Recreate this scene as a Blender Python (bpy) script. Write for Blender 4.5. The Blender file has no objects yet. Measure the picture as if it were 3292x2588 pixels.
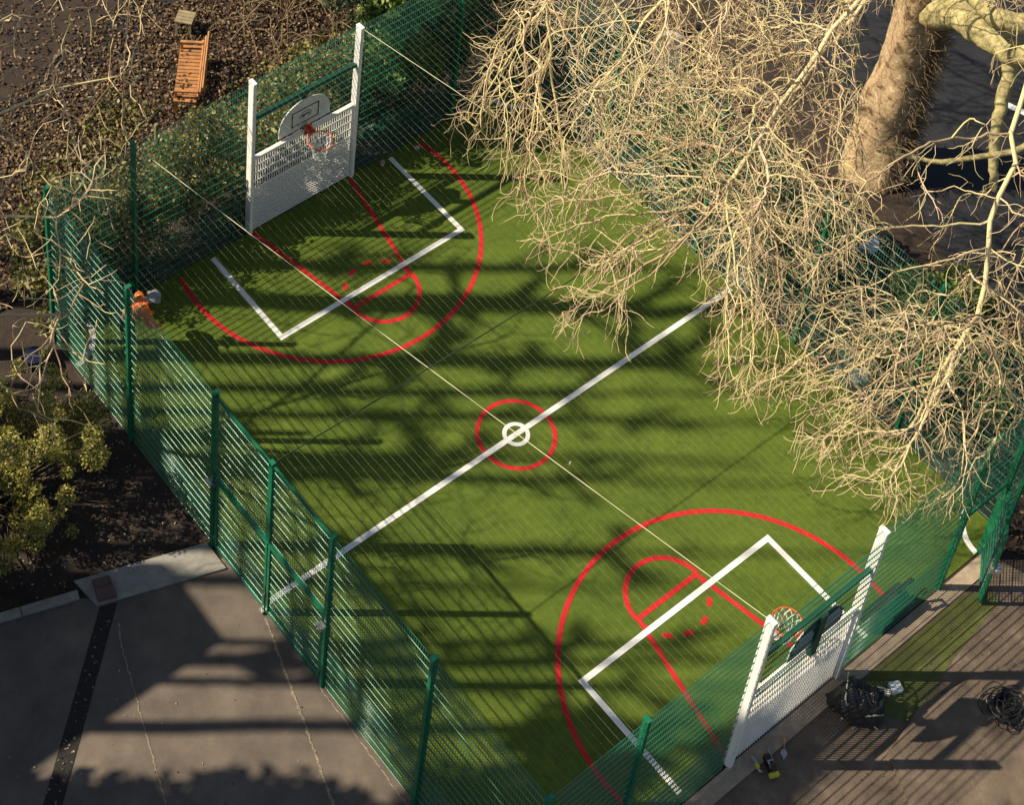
import bpy, math, random
import numpy as np
from mathutils import Vector, Matrix, Euler
random.seed(7); rng = np.random.default_rng(7)
scene = bpy.context.scene
C = scene.collection
PI = math.pi
W, L, H = 5.339, 6.205, 4.0           # pitch half width, half length, fence height

# ------------------------------------------------------------------ materials
def mat(name, col, rough=.7, var=None, scale=8., bump=0., bscale=60., island=None, metal=0., spec=.5, detail=6., transl=0., stops=None):
    m = bpy.data.materials.new(name); m.use_nodes = True
    nt = m.node_tree; N = nt.nodes; K = nt.links
    b = N['Principled BSDF']
    b.inputs['Base Color'].default_value = (*col, 1); b.inputs['Roughness'].default_value = rough
    b.inputs['Metallic'].default_value = metal; b.inputs['Specular IOR Level'].default_value = spec
    tc = N.new('ShaderNodeTexCoord')
    if var is not None or stops:
        nz = N.new('ShaderNodeTexNoise'); nz.inputs['Scale'].default_value = scale; nz.inputs['Detail'].default_value = detail
        nz.inputs['Roughness'].default_value = .65
        K.new(tc.outputs['Object'], nz.inputs['Vector'])
        r = N.new('ShaderNodeValToRGB'); e = r.color_ramp.elements
        if stops:
            while len(e) < len(stops): e.new(.5)
            for el, (p, c) in zip(e, stops): el.position = p; el.color = (*c, 1)
        else:
            e[0].position = .32; e[0].color = (*col, 1); e[1].position = .68; e[1].color = (*var, 1)
        K.new(nz.outputs['Fac'], r.inputs['Fac']); K.new(r.outputs['Color'], b.inputs['Base Color'])
        if name == 'flaking_bark': r.color_ramp.interpolation = 'CONSTANT'
    if island:
        g = N.new('ShaderNodeNewGeometry'); r = N.new('ShaderNodeValToRGB'); e = r.color_ramp.elements
        while len(e) < len(island): e.new(.5)
        for i, (el, c) in enumerate(zip(e, island)): el.position = i/(len(island)-1); el.color = (*c, 1)
        K.new(g.outputs['Random Per Island'], r.inputs['Fac']); K.new(r.outputs['Color'], b.inputs['Base Color'])
    if bump:
        nb = N.new('ShaderNodeTexNoise'); nb.inputs['Scale'].default_value = bscale; nb.inputs['Detail'].default_value = 5
        K.new(tc.outputs['Object'], nb.inputs['Vector'])
        bp = N.new('ShaderNodeBump'); bp.inputs['Strength'].default_value = bump; bp.inputs['Distance'].default_value = .02
        K.new(nb.outputs['Fac'], bp.inputs['Height']); K.new(bp.outputs['Normal'], b.inputs['Normal'])
    if transl:
        t = N.new('ShaderNodeBsdfTranslucent'); mx = N.new('ShaderNodeMixShader'); mx.inputs['Fac'].default_value = transl
        src = b.inputs['Base Color'].links
        if src: K.new(src[0].from_socket, t.inputs['Color'])
        else: t.inputs['Color'].default_value = (*col, 1)
        out = N['Material Output']
        K.new(b.outputs[0], mx.inputs[1]); K.new(t.outputs[0], mx.inputs[2]); K.new(mx.outputs[0], out.inputs['Surface'])
    return m

def turf_mat():
    m = bpy.data.materials.new('artificial_turf'); m.use_nodes = True
    nt = m.node_tree; N = nt.nodes; K = nt.links; b = N['Principled BSDF']
    tc = N.new('ShaderNodeTexCoord')
    def noise(s, d, r=.6):
        n = N.new('ShaderNodeTexNoise'); n.inputs['Scale'].default_value = s; n.inputs['Detail'].default_value = d
        n.inputs['Roughness'].default_value = r; K.new(tc.outputs['Object'], n.inputs['Vector']); return n
    big, mid, fine = noise(.7, 4), noise(7, 6, .7), noise(85, 3, .8)
    r = N.new('ShaderNodeValToRGB'); e = r.color_ramp.elements
    e[0].position = .37; e[0].color = (.052, .092, .011, 1); e[1].position = .62; e[1].color = (.136, .188, .022, 1)
    a = N.new('ShaderNodeMath'); a.operation = 'MULTIPLY_ADD'; a.inputs[1].default_value = .30
    K.new(big.outputs['Fac'], a.inputs[0])
    c = N.new('ShaderNodeMath'); c.operation = 'MULTIPLY_ADD'; c.inputs[1].default_value = .30
    K.new(mid.outputs['Fac'], c.inputs[0])
    d = N.new('ShaderNodeMath'); d.operation = 'MULTIPLY'; d.inputs[1].default_value = .40
    K.new(fine.outputs['Fac'], d.inputs[0]); K.new(d.outputs[0], c.inputs[2]); K.new(c.outputs[0], a.inputs[2])
    K.new(a.outputs[0], r.inputs['Fac']); K.new(r.outputs['Color'], b.inputs['Base Color'])
    b.inputs['Roughness'].default_value = .85; b.inputs['Specular IOR Level'].default_value = .2
    bp = N.new('ShaderNodeBump'); bp.inputs['Strength'].default_value = .8; bp.inputs['Distance'].default_value = .02
    K.new(fine.outputs['Fac'], bp.inputs['Height']); K.new(bp.outputs['Normal'], b.inputs['Normal'])
    return m

M = {}
M['turf'] = turf_mat()
M['white_line'] = mat('white_turf_line', (.8, .8, .76), .8, None, 42, .5, 120, stops=[(.27, (.30, .36, .20)), (.36, (.74, .75, .70)), (.5, (.82, .82, .78)), (.7, (.86, .86, .82))])
M['red_line'] = mat('red_turf_line', (.6, .01, .01), .8, None, 42, .5, 120, stops=[(.27, (.18, .04, .012)), (.36, (.42, .005, .009)), (.55, (.55, .008, .012)), (.7, (.62, .015, .016))])
M['soil'] = mat('dark_soil', (.017, .012, .009), .95, (.048, .031, .021), 3, .8, 25)
M['asphalt'] = mat('worn_asphalt', (.066, .055, .047), .9, None, 1.3, .35, 140, detail=10, stops=[(.3, (.078, .063, .052)), (.45, (.110, .088, .070)), (.56, (.135, .107, .083)), (.66, (.165, .130, .100)), (.75, (.20, .16, .12))])
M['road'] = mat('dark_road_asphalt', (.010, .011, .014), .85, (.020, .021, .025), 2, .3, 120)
M['paving'] = mat('dirty_paving', (.10, .075, .055), .85, None, 1.5, .5, 60, detail=10, stops=[(.32, (.055, .041, .029)), (.46, (.118, .086, .060)), (.56, (.15, .11, .076)), (.66, (.22, .163, .115)), (.78, (.28, .215, .16))])
M['moss'] = mat('mossy_paving', (.07, .08, .02), .95, None, 3.2, .5, 70, detail=9, stops=[(.32, (.09, .072, .045)), (.45, (.075, .085, .020)), (.6, (.10, .115, .025)), (.75, (.14, .15, .04))])
M['concrete'] = mat('grey_concrete', (.20, .19, .165), .9, (.32, .30, .26), 4, .3, 80)
M['kerb'] = mat('tan_concrete', (.26, .20, .14), .9, (.42, .33, .23), 5, .3, 80)
M['joint'] = mat('pale_joint_stones', (.10, .08, .06), .95, (.38, .31, .22), 25, .9, 60)
M['trench'] = mat('dark_gravel', (.010, .009, .008), .95, (.030, .026, .022), 30, .9, 60)
M['green'] = mat('green_coated_steel', (.007, .125, .060), .38, (.011, .165, .080), 6, 0)
M['wire'] = mat('green_coated_wire', (.017, .140, .081), .29, None, spec=.9)
M['darkgreen'] = mat('dark_green_steel', (.006, .055, .034), .5, (.010, .075, .045), 5)
M['white_steel'] = mat('white_coated_steel', (.80, .79, .74), .4, (.88, .87, .82), 5)
M['board'] = mat('pale_grey_board', (.60, .61, .58), .5, (.68, .69, .66), 4)
M['black'] = mat('black_paint', (.012, .012, .013), .5, (.02, .02, .02), 8)
M['hoop'] = mat('orange_hoop_steel', (.72, .10, .015), .45, (.80, .14, .03), 9)
M['hoopred'] = mat('red_hoop_plate', (.50, .035, .010), .5, (.58, .05, .015), 9)
M['net'] = mat('white_cord', (.72, .72, .68), .8, (.8, .8, .76), 20)
M['twine'] = mat('pale_twine', (.34, .36, .22), .7, (.42, .44, .28), 3)
M['cable'] = mat('yellowish_rope', (.75, .72, .42), .6, (.8, .78, .5), 3)
M['cable_dark'] = mat('dark_rope', (.012, .03, .016), .6, (.02, .04, .022), 3)
M['steel'] = mat('bright_zinc', (.6, .6, .58), .3, (.7, .7, .68), 12, metal=.8)
M['bark'] = mat('flaking_bark', (.20, .13, .065), .9, None, 4.5, 1., 9, detail=10, stops=[(.30, (.15, .09, .045)), (.40, (.34, .225, .12)), (.47, (.48, .34, .19)), (.53, (.38, .26, .145)), (.60, (.60, .46, .28)), (.70, (.66, .55, .36))])
M['limb'] = mat('lichened_limb_bark', (.24, .20, .085), .9, None, 9, 1., 16, detail=9, stops=[(.32, (.20, .16, .07)), (.48, (.38, .32, .14)), (.62, (.48, .42, .19)), (.75, (.54, .49, .27))])
M['twig'] = mat('pale_winter_twig', (.37, .27, .145), .75, None, bump=.3, bscale=60, island=[(.22, .14, .085), (.50, .36, .20), (.70, .55, .29), (.65, .57, .25), (.74, .52, .37)])
M['twig2'] = mat('grey_brown_twig', (.34, .25, .14), .8, (.46, .37, .20), 2, .3, 60)
M['darkbark'] = mat('dark_bark', (.07, .05, .035), .9, (.14, .10, .06), 5, .7, 20)
M['brush'] = mat('dry_epicormic_twigs', (.13, .09, .05), .9, (.27, .19, .10), 6)
M['leaf_y'] = mat('yellow_green_leaf', (.1, .1, .02), .55, island=[(.07, .08, .015), (.26, .25, .05), (.44, .40, .09), (.56, .50, .18)], transl=.4)
M['leaf_g'] = mat('bright_green_leaf', (.06, .1, .02), .5, island=[(.04, .075, .016), (.12, .19, .035), (.25, .34, .07), (.42, .48, .17)], transl=.4)
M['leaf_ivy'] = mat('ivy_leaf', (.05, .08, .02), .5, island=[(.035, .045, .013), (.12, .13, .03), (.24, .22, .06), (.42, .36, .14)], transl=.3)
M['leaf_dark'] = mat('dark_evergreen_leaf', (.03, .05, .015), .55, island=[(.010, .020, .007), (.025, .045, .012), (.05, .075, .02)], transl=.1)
M['litter'] = mat('fallen_leaves', (.2, .12, .06), .8, island=[(.030, .018, .010), (.085, .048, .024), (.13, .078, .038), (.24, .15, .075), (.33, .235, .135)], transl=.1)
M['litter_dark'] = mat('scattered_leaf_bits', (.2, .15, .1), .8, island=[(.06, .045, .03), (.20, .16, .11), (.36, .30, .22)])
M['wood'] = mat('orange_lit_wood', (.24, .105, .035), .7, (.50, .23, .075), 5, .4, 40, detail=9)  # orange of the sunlight is put into the wood colour
M['oldwood'] = mat('weathered_wood', (.20, .16, .09), .85, (.34, .27, .15), 7, .5, 40)
M['stake'] = mat('greenish_wood', (.16, .16, .07), .85, (.24, .24, .10), 9)
M['brick'] = mat('dull_red_stone', (.085, .055, .045), .9, (.13, .085, .07), 8, .5, 40)
M['hivis'] = mat('orange_hivis_cloth', (.80, .13, .015), .75, (.88, .19, .03), 8, .4, 30)
M['vest'] = mat('yellow_tape_cloth', (.75, .55, .12), .7, (.80, .65, .25), 20)
M['navy'] = mat('navy_cloth', (.012, .016, .035), .85, (.02, .025, .05), 9, .3, 30)
M['hat'] = mat('grey_felt_hat', (.20, .20, .215), .85, (.27, .27, .285), 9)
M['skin'] = mat('skin', (.42, .24, .16), .6, (.48, .28, .19), 20)
M['sleeve'] = mat('grey_striped_wool', (.30, .28, .26), .9, (.42, .40, .37), 30)
M['coat'] = mat('black_nylon', (.012, .012, .013), .42, (.022, .022, .024), 6, .4, 14)
M['pale_tube'] = mat('pale_metal_tube', (.45, .44, .32), .5, (.52, .51, .4), 10)
M['white_card'] = mat('white_card', (.75, .75, .68), .7, (.82, .82, .76), 12)
M['grey_plastic'] = mat('grey_plastic', (.33, .33, .33), .5, (.42, .42, .42), 20)
M['yellow'] = mat('yellow_plastic', (.62, .52, .03), .45, (.70, .62, .08), 20)
M['orange_plastic'] = mat('orange_plastic', (.75, .25, .04), .45, (.8, .33, .06), 20)
M['blue'] = mat('dark_blue_plastic', (.004, .008, .032), .6, (.007, .012, .045), 8, spec=.2)
M['bluebag'] = mat('pale_blue_plastic', (.42, .50, .66), .5, (.60, .66, .78), 9)
M['slab'] = mat('pale_grey_stone', (.34, .345, .35), .8, (.46, .465, .47), 3, .3, 30)
M['bagcloth'] = mat('dark_canvas', (.014, .018, .014), .85, (.024, .028, .022), 10)
M['pink'] = mat('pinkish_card', (.62, .30, .26), .7, (.72, .45, .38), 30)
M['cord'] = mat('black_rubber', (.010, .010, .011), .45, (.018, .018, .019), 10)

# ------------------------------------------------------------------ mesh helpers
class MB:
    def __init__(s): s.v = []; s.f = []; s.mi = []
    def add(s, v, f, mi=0):
        o = len(s.v); s.v += [tuple(p) for p in v]; s.f += [tuple(i+o for i in q) for q in f]; s.mi += [mi]*len(f); return s
    def box(s, c, d, rz=0., mi=0, rot=None):
        R = rot or Matrix.Rotation(rz, 3, 'Z'); c = Vector(c)
        v = [c+R @ Vector((x*d[0]/2, y*d[1]/2, z*d[2]/2)) for x in(-1, 1) for y in(-1, 1) for z in(-1, 1)]
        return s.add(v, [(0, 1, 3, 2), (4, 6, 7, 5), (0, 4, 5, 1), (2, 3, 7, 6), (0, 2, 6, 4), (1, 5, 7, 3)], mi)
    def bar(s, a, b, w, h=None, up=(0, 0, 1), mi=0):
        a, b = Vector(a), Vector(b); d = (b-a); l = d.length; d.normalize(); u = Vector(up)
        if abs(d.dot(u)) > .98: u = Vector((0, 1, 0))
        x = d.cross(u).normalized(); y = x.cross(d)
        return s.box((a+b)/2, (w, l, h or w), rot=Matrix((x, d, y)).transposed(), mi=mi)
    def tube(s, pts, rad, n=6, cap=True, mi=0):
        P = [Vector(p) for p in pts]; rr = rad if hasattr(rad, '__len__') else [rad]*len(P)
        o = len(s.v); x = None
        for i, p in enumerate(P):
            d = (P[min(i+1, len(P)-1)]-P[max(i-1, 0)]).normalized()
            if x is None:
                x = d.orthogonal().normalized()
            else:
                x = (x-d*x.dot(d)); x = x.normalized() if x.length > 1e-6 else d.orthogonal().normalized()
            y = d.cross(x)
            for k in range(n):
                t = 2*PI*k/n; q = p+(x*math.cos(t)+y*math.sin(t))*rr[i]; s.v.append((q.x, q.y, q.z))
        for i in range(len(P)-1):
            for k in range(n):
                a = o+i*n+k; b = o+i*n+(k+1) % n; s.f.append((a, b, b+n, a+n)); s.mi.append(mi)
        if cap:
            s.f.append(tuple(o+k for k in range(n))[::-1]); s.mi.append(mi)
            s.f.append(tuple(o+(len(P)-1)*n+k for k in range(n))); s.mi.append(mi)
        return s
    def prism(s, poly, z0, z1, mi=0):
        n = len(poly); v = [(p[0], p[1], z0) for p in poly]+[(p[0], p[1], z1) for p in poly]
        f = [tuple(range(n))[::-1], tuple(range(n, 2*n))]+[(i, (i+1) % n, (i+1) % n+n, i+n) for i in range(n)]
        return s.add(v, f, mi)
    def lathe(s, c, prof, n=16, mi=0):
        o = len(s.v); c = Vector(c)
        for r, z in prof:
            for k in range(n): s.v.append((c.x+r*math.cos(2*PI*k/n), c.y+r*math.sin(2*PI*k/n), c.z+z))
        for i in range(len(prof)-1):
            for k in range(n):
                a = o+i*n+k; b = o+i*n+(k+1) % n; s.f.append((a, b, b+n, a+n)); s.mi.append(mi)
        s.f.append(tuple(o+k for k in range(n))[::-1]); s.f.append(tuple(o+(len(prof)-1)*n+k for k in range(n))); s.mi += [mi]*2
        return s
    def build(s, name, m, parent=None, smooth=False):
        me = bpy.data.meshes.new(name); me.from_pydata(s.v, [], s.f)
        for k in (m if isinstance(m, (list, tuple)) else [m]): me.materials.append(k)
        if isinstance(m, (list, tuple)): me.polygons.foreach_set('material_index', s.mi)
        if smooth: me.polygons.foreach_set('use_smooth', [True]*len(me.polygons))
        me.update()
        o = bpy.data.objects.new(name, me); C.objects.link(o)
        if parent: o.parent = parent
        return o
def fast_mesh(name, v, quads, m, parent=None, smooth=False):
    me = bpy.data.meshes.new(name); n = len(quads)
    me.vertices.add(len(v)); me.vertices.foreach_set('co', np.asarray(v, np.float32).ravel())
    me.loops.add(n*4); me.loops.foreach_set('vertex_index', np.asarray(quads, np.int32).ravel())
    me.polygons.add(n); me.polygons.foreach_set('loop_start', np.arange(0, n*4, 4, dtype=np.int32))
    me.polygons.foreach_set('loop_total', np.full(n, 4, np.int32))
    me.materials.append(m)
    if smooth: me.polygons.foreach_set('use_smooth', np.ones(n, bool))
    me.update(calc_edges=True); me.validate()
    o = bpy.data.objects.new(name, me); C.objects.link(o)
    if parent: o.parent = parent
    return o
def tag(o, label, cat, group=None):
    o['label'] = label; o['category'] = cat
    if group: o['group'] = group
    return o
def struct(o, kind='structure'): o['kind'] = kind; return o
def thing(name, label, cat, loc=(0, 0, 0), rz=0., group=None):
    o = bpy.data.objects.new(name, None); C.objects.link(o); o.location = loc; o.rotation_euler = (0, 0, rz); o.empty_display_size = .2
    return tag(o, label, cat, group)
def copy_tree(o, parent=None):
    c = o.copy(); C.objects.link(c)
    if parent: c.parent = parent
    for ch in o.children: copy_tree(ch, c)
    return c
def sheet(name, poly, z, m, kind='structure'):
    b = MB(); b.add([(x, y, z) for x, y in poly], [tuple(range(len(poly)))]); return struct(b.build(name, m), kind)

# ------------------------------------------------------------------ ground
g = MB(); g.add([(-250, -250, -.012), (250, -250, -.012), (250, 250, -.012), (-250, 250, -.012)], [(0, 1, 2, 3)])
struct(g.build('ground', M['soil']))
sheet('artificial_turf', [(-W+.02, -L+.02), (W-.02, -L+.02), (W-.02, L-.02), (-W+.02, L-.02)], .004, M['turf'])
sheet('asphalt_pavement', [(-5.33, -40), (-5.33, 1.05), (-7.3, 1.6), (-7.55, 1.80), (-9, 2.28), (-14, 3.9), (-30, 9), (-30, -40)], -.004, M['asphalt'])
sheet('paved_yard', [(-5.42, -40), (12, -40), (9.5, -12), (5.2, -7.3), (4.85, -6.36), (-5.42, -6.36)], -.005, M['paving'])
sheet('mossy_strip', [(1.22, -6.53), (3.9, -6.53), (4.35, -6.75), (4.3, -6.96), (3.6, -7.06), (2.9, -7.16), (2.45, -7.26), (2.0, -7.5), (1.55, -7.42), (1.3, -7.05)], -.001, M['moss'])
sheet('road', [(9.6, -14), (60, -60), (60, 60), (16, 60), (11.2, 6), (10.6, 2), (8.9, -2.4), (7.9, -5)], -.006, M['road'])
sheet('road_marking', [(13.05, .10), (13.2, .12), (13.9, -2.0), (13.75, -2.03)], -.002, M['white_line'])
sheet('woodland_path', [(-9, 9.4), (-4.0, 10.5), (-1.5, 11.2), (1.0, 12.0), (6, 13.6), (5.5, 14.4), (.4, 12.7), (-1.2, 12.2), (-3.0, 11.7), (-9, 10.6)], -.006, M['trench'])
# kerbs and edgings
b = MB(); b.bar((-5.3, -6.37, -.02), (4.85, -6.37, -.02), .27, .08)
struct(b.build('concrete_kerb_strip', M['kerb']))
b = MB(); b.prism([(-7.49, 2.10), (-5.42, 1.42), (-5.42, .86), (-7.10, 1.43), (-7.42, 1.54)], -.06, .035)
struct(b.build('concrete_edging_slab', M['concrete']))
b = MB(); p0 = Vector((-7.56, 1.86, 0)); dd = Vector((-1.30, .42, 0)).normalized()
for k in range(12):
    b.bar(p0+dd*(k*.92)+Vector((0, 0, .0)), p0+dd*(k*.92+.905), .14, .12)
struct(b.build('edging_kerb', M['concrete']))
# dark strip of gravel, pale joints in the asphalt
sheet('gravel_strip', [(-7.39, 1.50), (-7.13, 1.40), (-9.47, -.79), (-11.2, -2.4), (-11.45, -2.2), (-9.69, -.62)], .003, M['trench'])
def joint(name, pts, w):
    b = MB(); n = len(pts)
    P = []
    for (x0, y0), (x1, y1) in zip(pts, pts[1:]):
        l = math.hypot(x1-x0, y1-y0); m_ = max(2, int(l/.05))
        for i in range(m_): P.append((x0+(x1-x0)*i/m_, y0+(y1-y0)*i/m_))
    v = []
    for i, (x, y) in enumerate(P):
        a, c = P[max(0, i-1)], P[min(len(P)-1, i+1)]; dx, dy = c[0]-a[0], c[1]-a[1]; l = math.hypot(dx, dy)
        nx, ny = -dy/l, dx/l; ww = w*random.uniform(.45, 1.15); of = random.uniform(-.012, .012)
        v += [(x+nx*(ww/2+of), y+ny*(ww/2+of), .003), (x-nx*(ww/2-of), y-ny*(ww/2-of), .003)]
    b.add(v, [(2*i, 2*i+1, 2*i+3, 2*i+2) for i in range(len(P)-1)])
    return struct(b.build(name, M['joint']))
joint('paving_joint', [(-5.40, -.2), (-5.62, -.9), (-5.95, -2.0), (-6.31, -3.13), (-6.9, -5)], .05)
joint('paving_joint', [(-7.3, 1.1), (-7.44, .84), (-7.85, -.4), (-8.26, -1.64), (-9, -3.6)], .028)
joint('paving_joint', [(-5.40, -1.6), (-5.41, -2.6), (-5.44, -3.5), (-5.47, -5)], .03)
b = MB(); b.prism([(.88, -7.56), (.58, -8.26), (.3, -9.2), (-.6, -12), (9, -12), (6.4, -9.2), (3.2, -7.6), (1.9, -7.35)], -.03, .035)
struct(b.build('broken_concrete_slab', M['paving']))

# ------------------------------------------------------------------ pitch markings (flat paint, 4 mm steps)
def ring(b, c, r, w, a0, a1, z, n=96):
    v = []; m_ = max(3, int(n*abs(a1-a0)/(2*PI)))
    for i in range(m_+1):
        t = a0+(a1-a0)*i/m_
        for q in (r-w/2, r+w/2): v.append((c[0]+q*math.cos(t), c[1]+q*math.sin(t), z))
    b.add(v, [(2*i, 2*i+1, 2*i+3, 2*i+2) for i in range(m_)])
def line(b, a, c, w, z, ext=0.):
    a, c = Vector(a), Vector(c); d = (c-a).normalized(); a = a-d*ext; c = c+d*ext; n = Vector((-d.y, d.x))*w/2
    b.add([(a.x+n.x, a.y+n.y, z), (a.x-n.x, a.y-n.y, z), (c.x-n.x, c.y-n.y, z), (c.x+n.x, c.y+n.y, z)], [(0, 1, 2, 3)])
LW = .098; RW = .086
r = MB(); zr = .008
ring(r, (0, 0), .667, .078, 0, 2*PI, zr)
AC, AR = .8428, 2.8747
for s in (1, -1):
    cy = s*(L-AC); lim = math.asin((AC-.16)/AR)
    a0, a1 = (PI-lim, 2*PI+lim) if s > 0 else (-lim, PI+lim)
    ring(r, (0, cy), AR, RW, a0, a1, zr)
    fy = s*(L-2.508)
    ring(r, (0, fy), .676, .085, (PI if s > 0 else 0), (2*PI if s > 0 else PI), zr+.0006)
    line(r, (-.64, fy), (.64, fy), .085, zr+.0012)
    for k in range(6):                                   # dashed half of the free-throw circle
        t = (0 if s > 0 else PI)+PI*(k+.30)/6; ring(r, (0, fy), .676, .085, t, t+PI*.45/6, zr+.0006)
    for q in (-1, 1): line(r, (q*1.13, s*(L-.06)), (q*.65, fy), .080, zr+.0018)
struct(r.build('red_pitch_markings', M['red_line']))
w = MB(); zw = .012
line(w, (-W+.05, 0), (W-.1, 0), LW, zw)
ring(w, (0, 0), .202, .075, 0, 2*PI, zw+.0006)
BW, BD = 2.073, 2.265
for s in (1, -1):
    line(w, (-BW, s*(L-BD)), (BW, s*(L-BD)), LW, zw, LW/2)
    for q in (-1, 1): line(w, (q*BW, s*(L-BD)), (q*BW, s*(L-.12)), LW, zw+.0006)
    for q in (-1, 1):
        a = math.atan2(-s, -q); ring(w, (q*W, s*L), .66, LW, a-PI/4+.05, a+PI/4-.05, zw)
struct(w.build('white_pitch_markings', M['white_line']))

# ------------------------------------------------------------------ mesh fencing
PW, PD = .06, .10          # fence post: along the fence, across it
def post(parent, x, y, ax, h=H+.05, w=PW, d=PD, m='green'):
    b = MB(); sx, sy = (w, d) if ax == 'x' else (d, w)
    b.box((x, y, h/2-.05), (sx, sy, h+.1)); b.box((x, y, h+.004), (sx+.012, sy+.012, .008))
    # bolted clamp strip
    for k in range(9):
        z = .25+k*.44
        b.box((x, y, z), (sx+.012, sy+.012, .02))
    return b.build('post', M[m], parent)
def panel(parent, a, c, z0, z1, dense=1.15, name='mesh_panel', vs=.05):
    a, c = Vector((*a, 0)), Vector((*c, 0)); d = c-a; l = d.length; d.normalize(); n = Vector((-d.y, d.x, 0))
    b = MB(); k = max(2, round(l/vs))
    for i in range(k+1):
        p = a+d*(l*i/k); b.bar(p+Vector((0, 0, z0)), p+Vector((0, 0, z1)), .0044)
    k = 0
    while z0+k*.05 < z1+.001:
        z = Vector((0, 0, z0+k*.05))
        if k % 4 == 0: b.tube([a+z, c+z], .0088, 8, False)
        elif z.z < dense: b.bar(a+z, c+z, .0056)
        k += 1
    o = b.build(name, M['wire'], parent)
    o.data.polygons.foreach_set('use_smooth', [len(p.vertices) == 4 and abs(p.normal.z) < 2 and p.area > .002 for p in o.data.polygons]); return o
def fence(label, pts, ax, posts=None, dense=1.15, group=None):
    t = thing('mesh_fence', label, 'fence', (0, 0, 0), 0, group)
    for p in (posts or pts): post(t, p[0], p[1], ax)
    for p, q in zip(pts, pts[1:]):
        d = Vector((q[0]-p[0], q[1]-p[1])).normalized()*(.035 if ax == 'x' else .035)
        panel(t, (p[0]+d.x, p[1]+d.y), (q[0]-d.x, q[1]-d.y), .03, H, dense)
    return t
y1, y2, y3, y4, y5 = 3.760, 1.3465, -.1128, -1.5918, -3.857
fence('green mesh fence run in front of the worker, ending at the far-left corner', [(-W, L), (-W, y1), (-W, y2)], 'y')
fence('green mesh fence run beside the dark asphalt between the double gate and nearest corner', [(-W, y4), (-W, y5), (-W, -L)], 'y')
fence('green mesh fence left of the far goal, backed by ivy', [(-W+.08, L), (-3.66, L), (-1.27, L)], 'x', [(-3.66, L)])
fence('green mesh fence right of the far goal, in deep shade under the bright bush', [(1.27, L), (3.67, L), (W-.08, L)], 'x', [(3.67, L), (W, L)])
fence('green mesh fence between the nearest corner and the near goal', [(-W+.08, -L), (-3.594, -L), (-1.27, -L)], 'x', [(-3.594, -L)])
fence('green mesh fence between the near goal and the open gate', [(1.27, -L), (3.669, -L)], 'x', [(3.669, -L)])
fence('long green mesh fence under the overhanging bare twigs', [(W, -L), (W, -3.86), (W, -1.5), (W, 1.0), (W, 3.6), (W, L-.08)], 'y', [(W, -L), (W, -3.86), (W, -1.5), (W, 1.0), (W, 3.6)])

# double gate in the left fence
t = thing('double_gate', 'closed green double gate with a mesh panel above it, facing the asphalt', 'gate', (0, 0, 0))
TZ = 1.93
def rail(parent, name, a, c, w, h, m='green'): b = MB(); b.bar(a, c, w, h); return b.build(name, M[m], parent)
rail(t, 'top_rail', (-W, y4+.04, H-.03), (-W, y2-.04, H-.03), .04, .04)
rail(t, 'transom', (-W, y4+.04, TZ+.05), (-W, y2-.04, TZ+.05), .045, .035)
rail(t, 'mullion', (-W, y3, TZ+.09), (-W, y3, H+.04), .07, .09)
for a, c in ((y2, y3), (y3, y4)):
    panel(t, (-W, a-.05), (-W, c+.05), TZ+.12, H-.08, 0, 'mesh_overpanel')
def leaf(parent, a, c, ax0, z0=.06, z1=TZ-.01, latch=None):
    """a swing leaf from a to c: frame with stiles, rails, infill"""
    a, c = Vector((*a, 0)), Vector((*c, 0)); b = MB(); zz = Vector((0, 0, 1)); d = (c-a).normalized()
    for p in (a+d*.025, c-d*.025): b.bar(p+zz*z0, p+zz*z1, .05, .05)
    for z in (z0+.025, z1-.025): b.bar(a+d*.052+zz*z, c-d*.052+zz*z, .048, .048)
    lf = b.build('gate_leaf', M['green'], parent)
    panel(lf, (a+d*.055).xy, (c-d*.055).xy, z0+.05, z1-.06, 1.0, 'mesh_infill')
    for z in (z0+.2, z1-.25): h_ = MB(); h_.box((a-d*.01)+zz*z, (.05, .05, .10)); h_.build('hinge', M['steel'], lf)
    return lf
l1 = leaf(t, (-W, y2-.06), (-W, y3+.012), 'y'); l2 = leaf(t, (-W, y4+.06), (-W, y3-.012), 'y')
b = MB(); b.box((-W-.04, y4+.14, 1.50), (.03, .14, .035)); b.box((-W-.07, y4+.16, 1.50), (.03, .02, .08)); b.box((-W-.04, y4+.10, 1.42), (.03, .05, .05))
b.build('latch', M['steel'], l2)
b = MB(); b.tube([(-W-.05, y3+.04, .02), (-W-.05, y3+.04, .5)], .012, 6); b.box((-W-.06, y3+.04, .05), (.05, .09, .05)); b.build('drop_bolt', M['steel'], l1)
for yy in (y4, y2): b = MB(); b.box((-W-.09, yy+(.02 if yy == y2 else -.0), 1.78), (.06, .12, .05)); b.build('bracket', M['steel'], t)
# single gate, swung open, by the near right corner
HX = 4.742
t = thing('open_gate', 'green gate with its leaf swung wide open beside the leaf litter', 'gate', (0, 0, 0))
post(t, HX, -L, 'x'); panel(t, (HX+.04, -L), (W-.06, -L), .03, H)
rail(t, 'transom', (3.705, -L, TZ+.06), (HX-.035, -L, TZ+.06), .05, .05)
rail(t, 'top_rail', (3.705, -L, H-.03), (HX-.035, -L, H-.03), .05, .05)
panel(t, (3.71, -L), (HX-.045, -L), TZ+.12, H-.08, 0, 'mesh_overpanel')
lf = leaf(t, (HX-.02, -L-.06), (3.985, -6.80), 'x')
b = MB(); b.box((4.04, -6.80, 1.0), (.16, .16, .10), .62); b.tube([(4.02, -6.84, 1.1), (4.10, -6.86, 1.1)], .015, 6); b.build('latch', M['steel'], lf)

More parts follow.
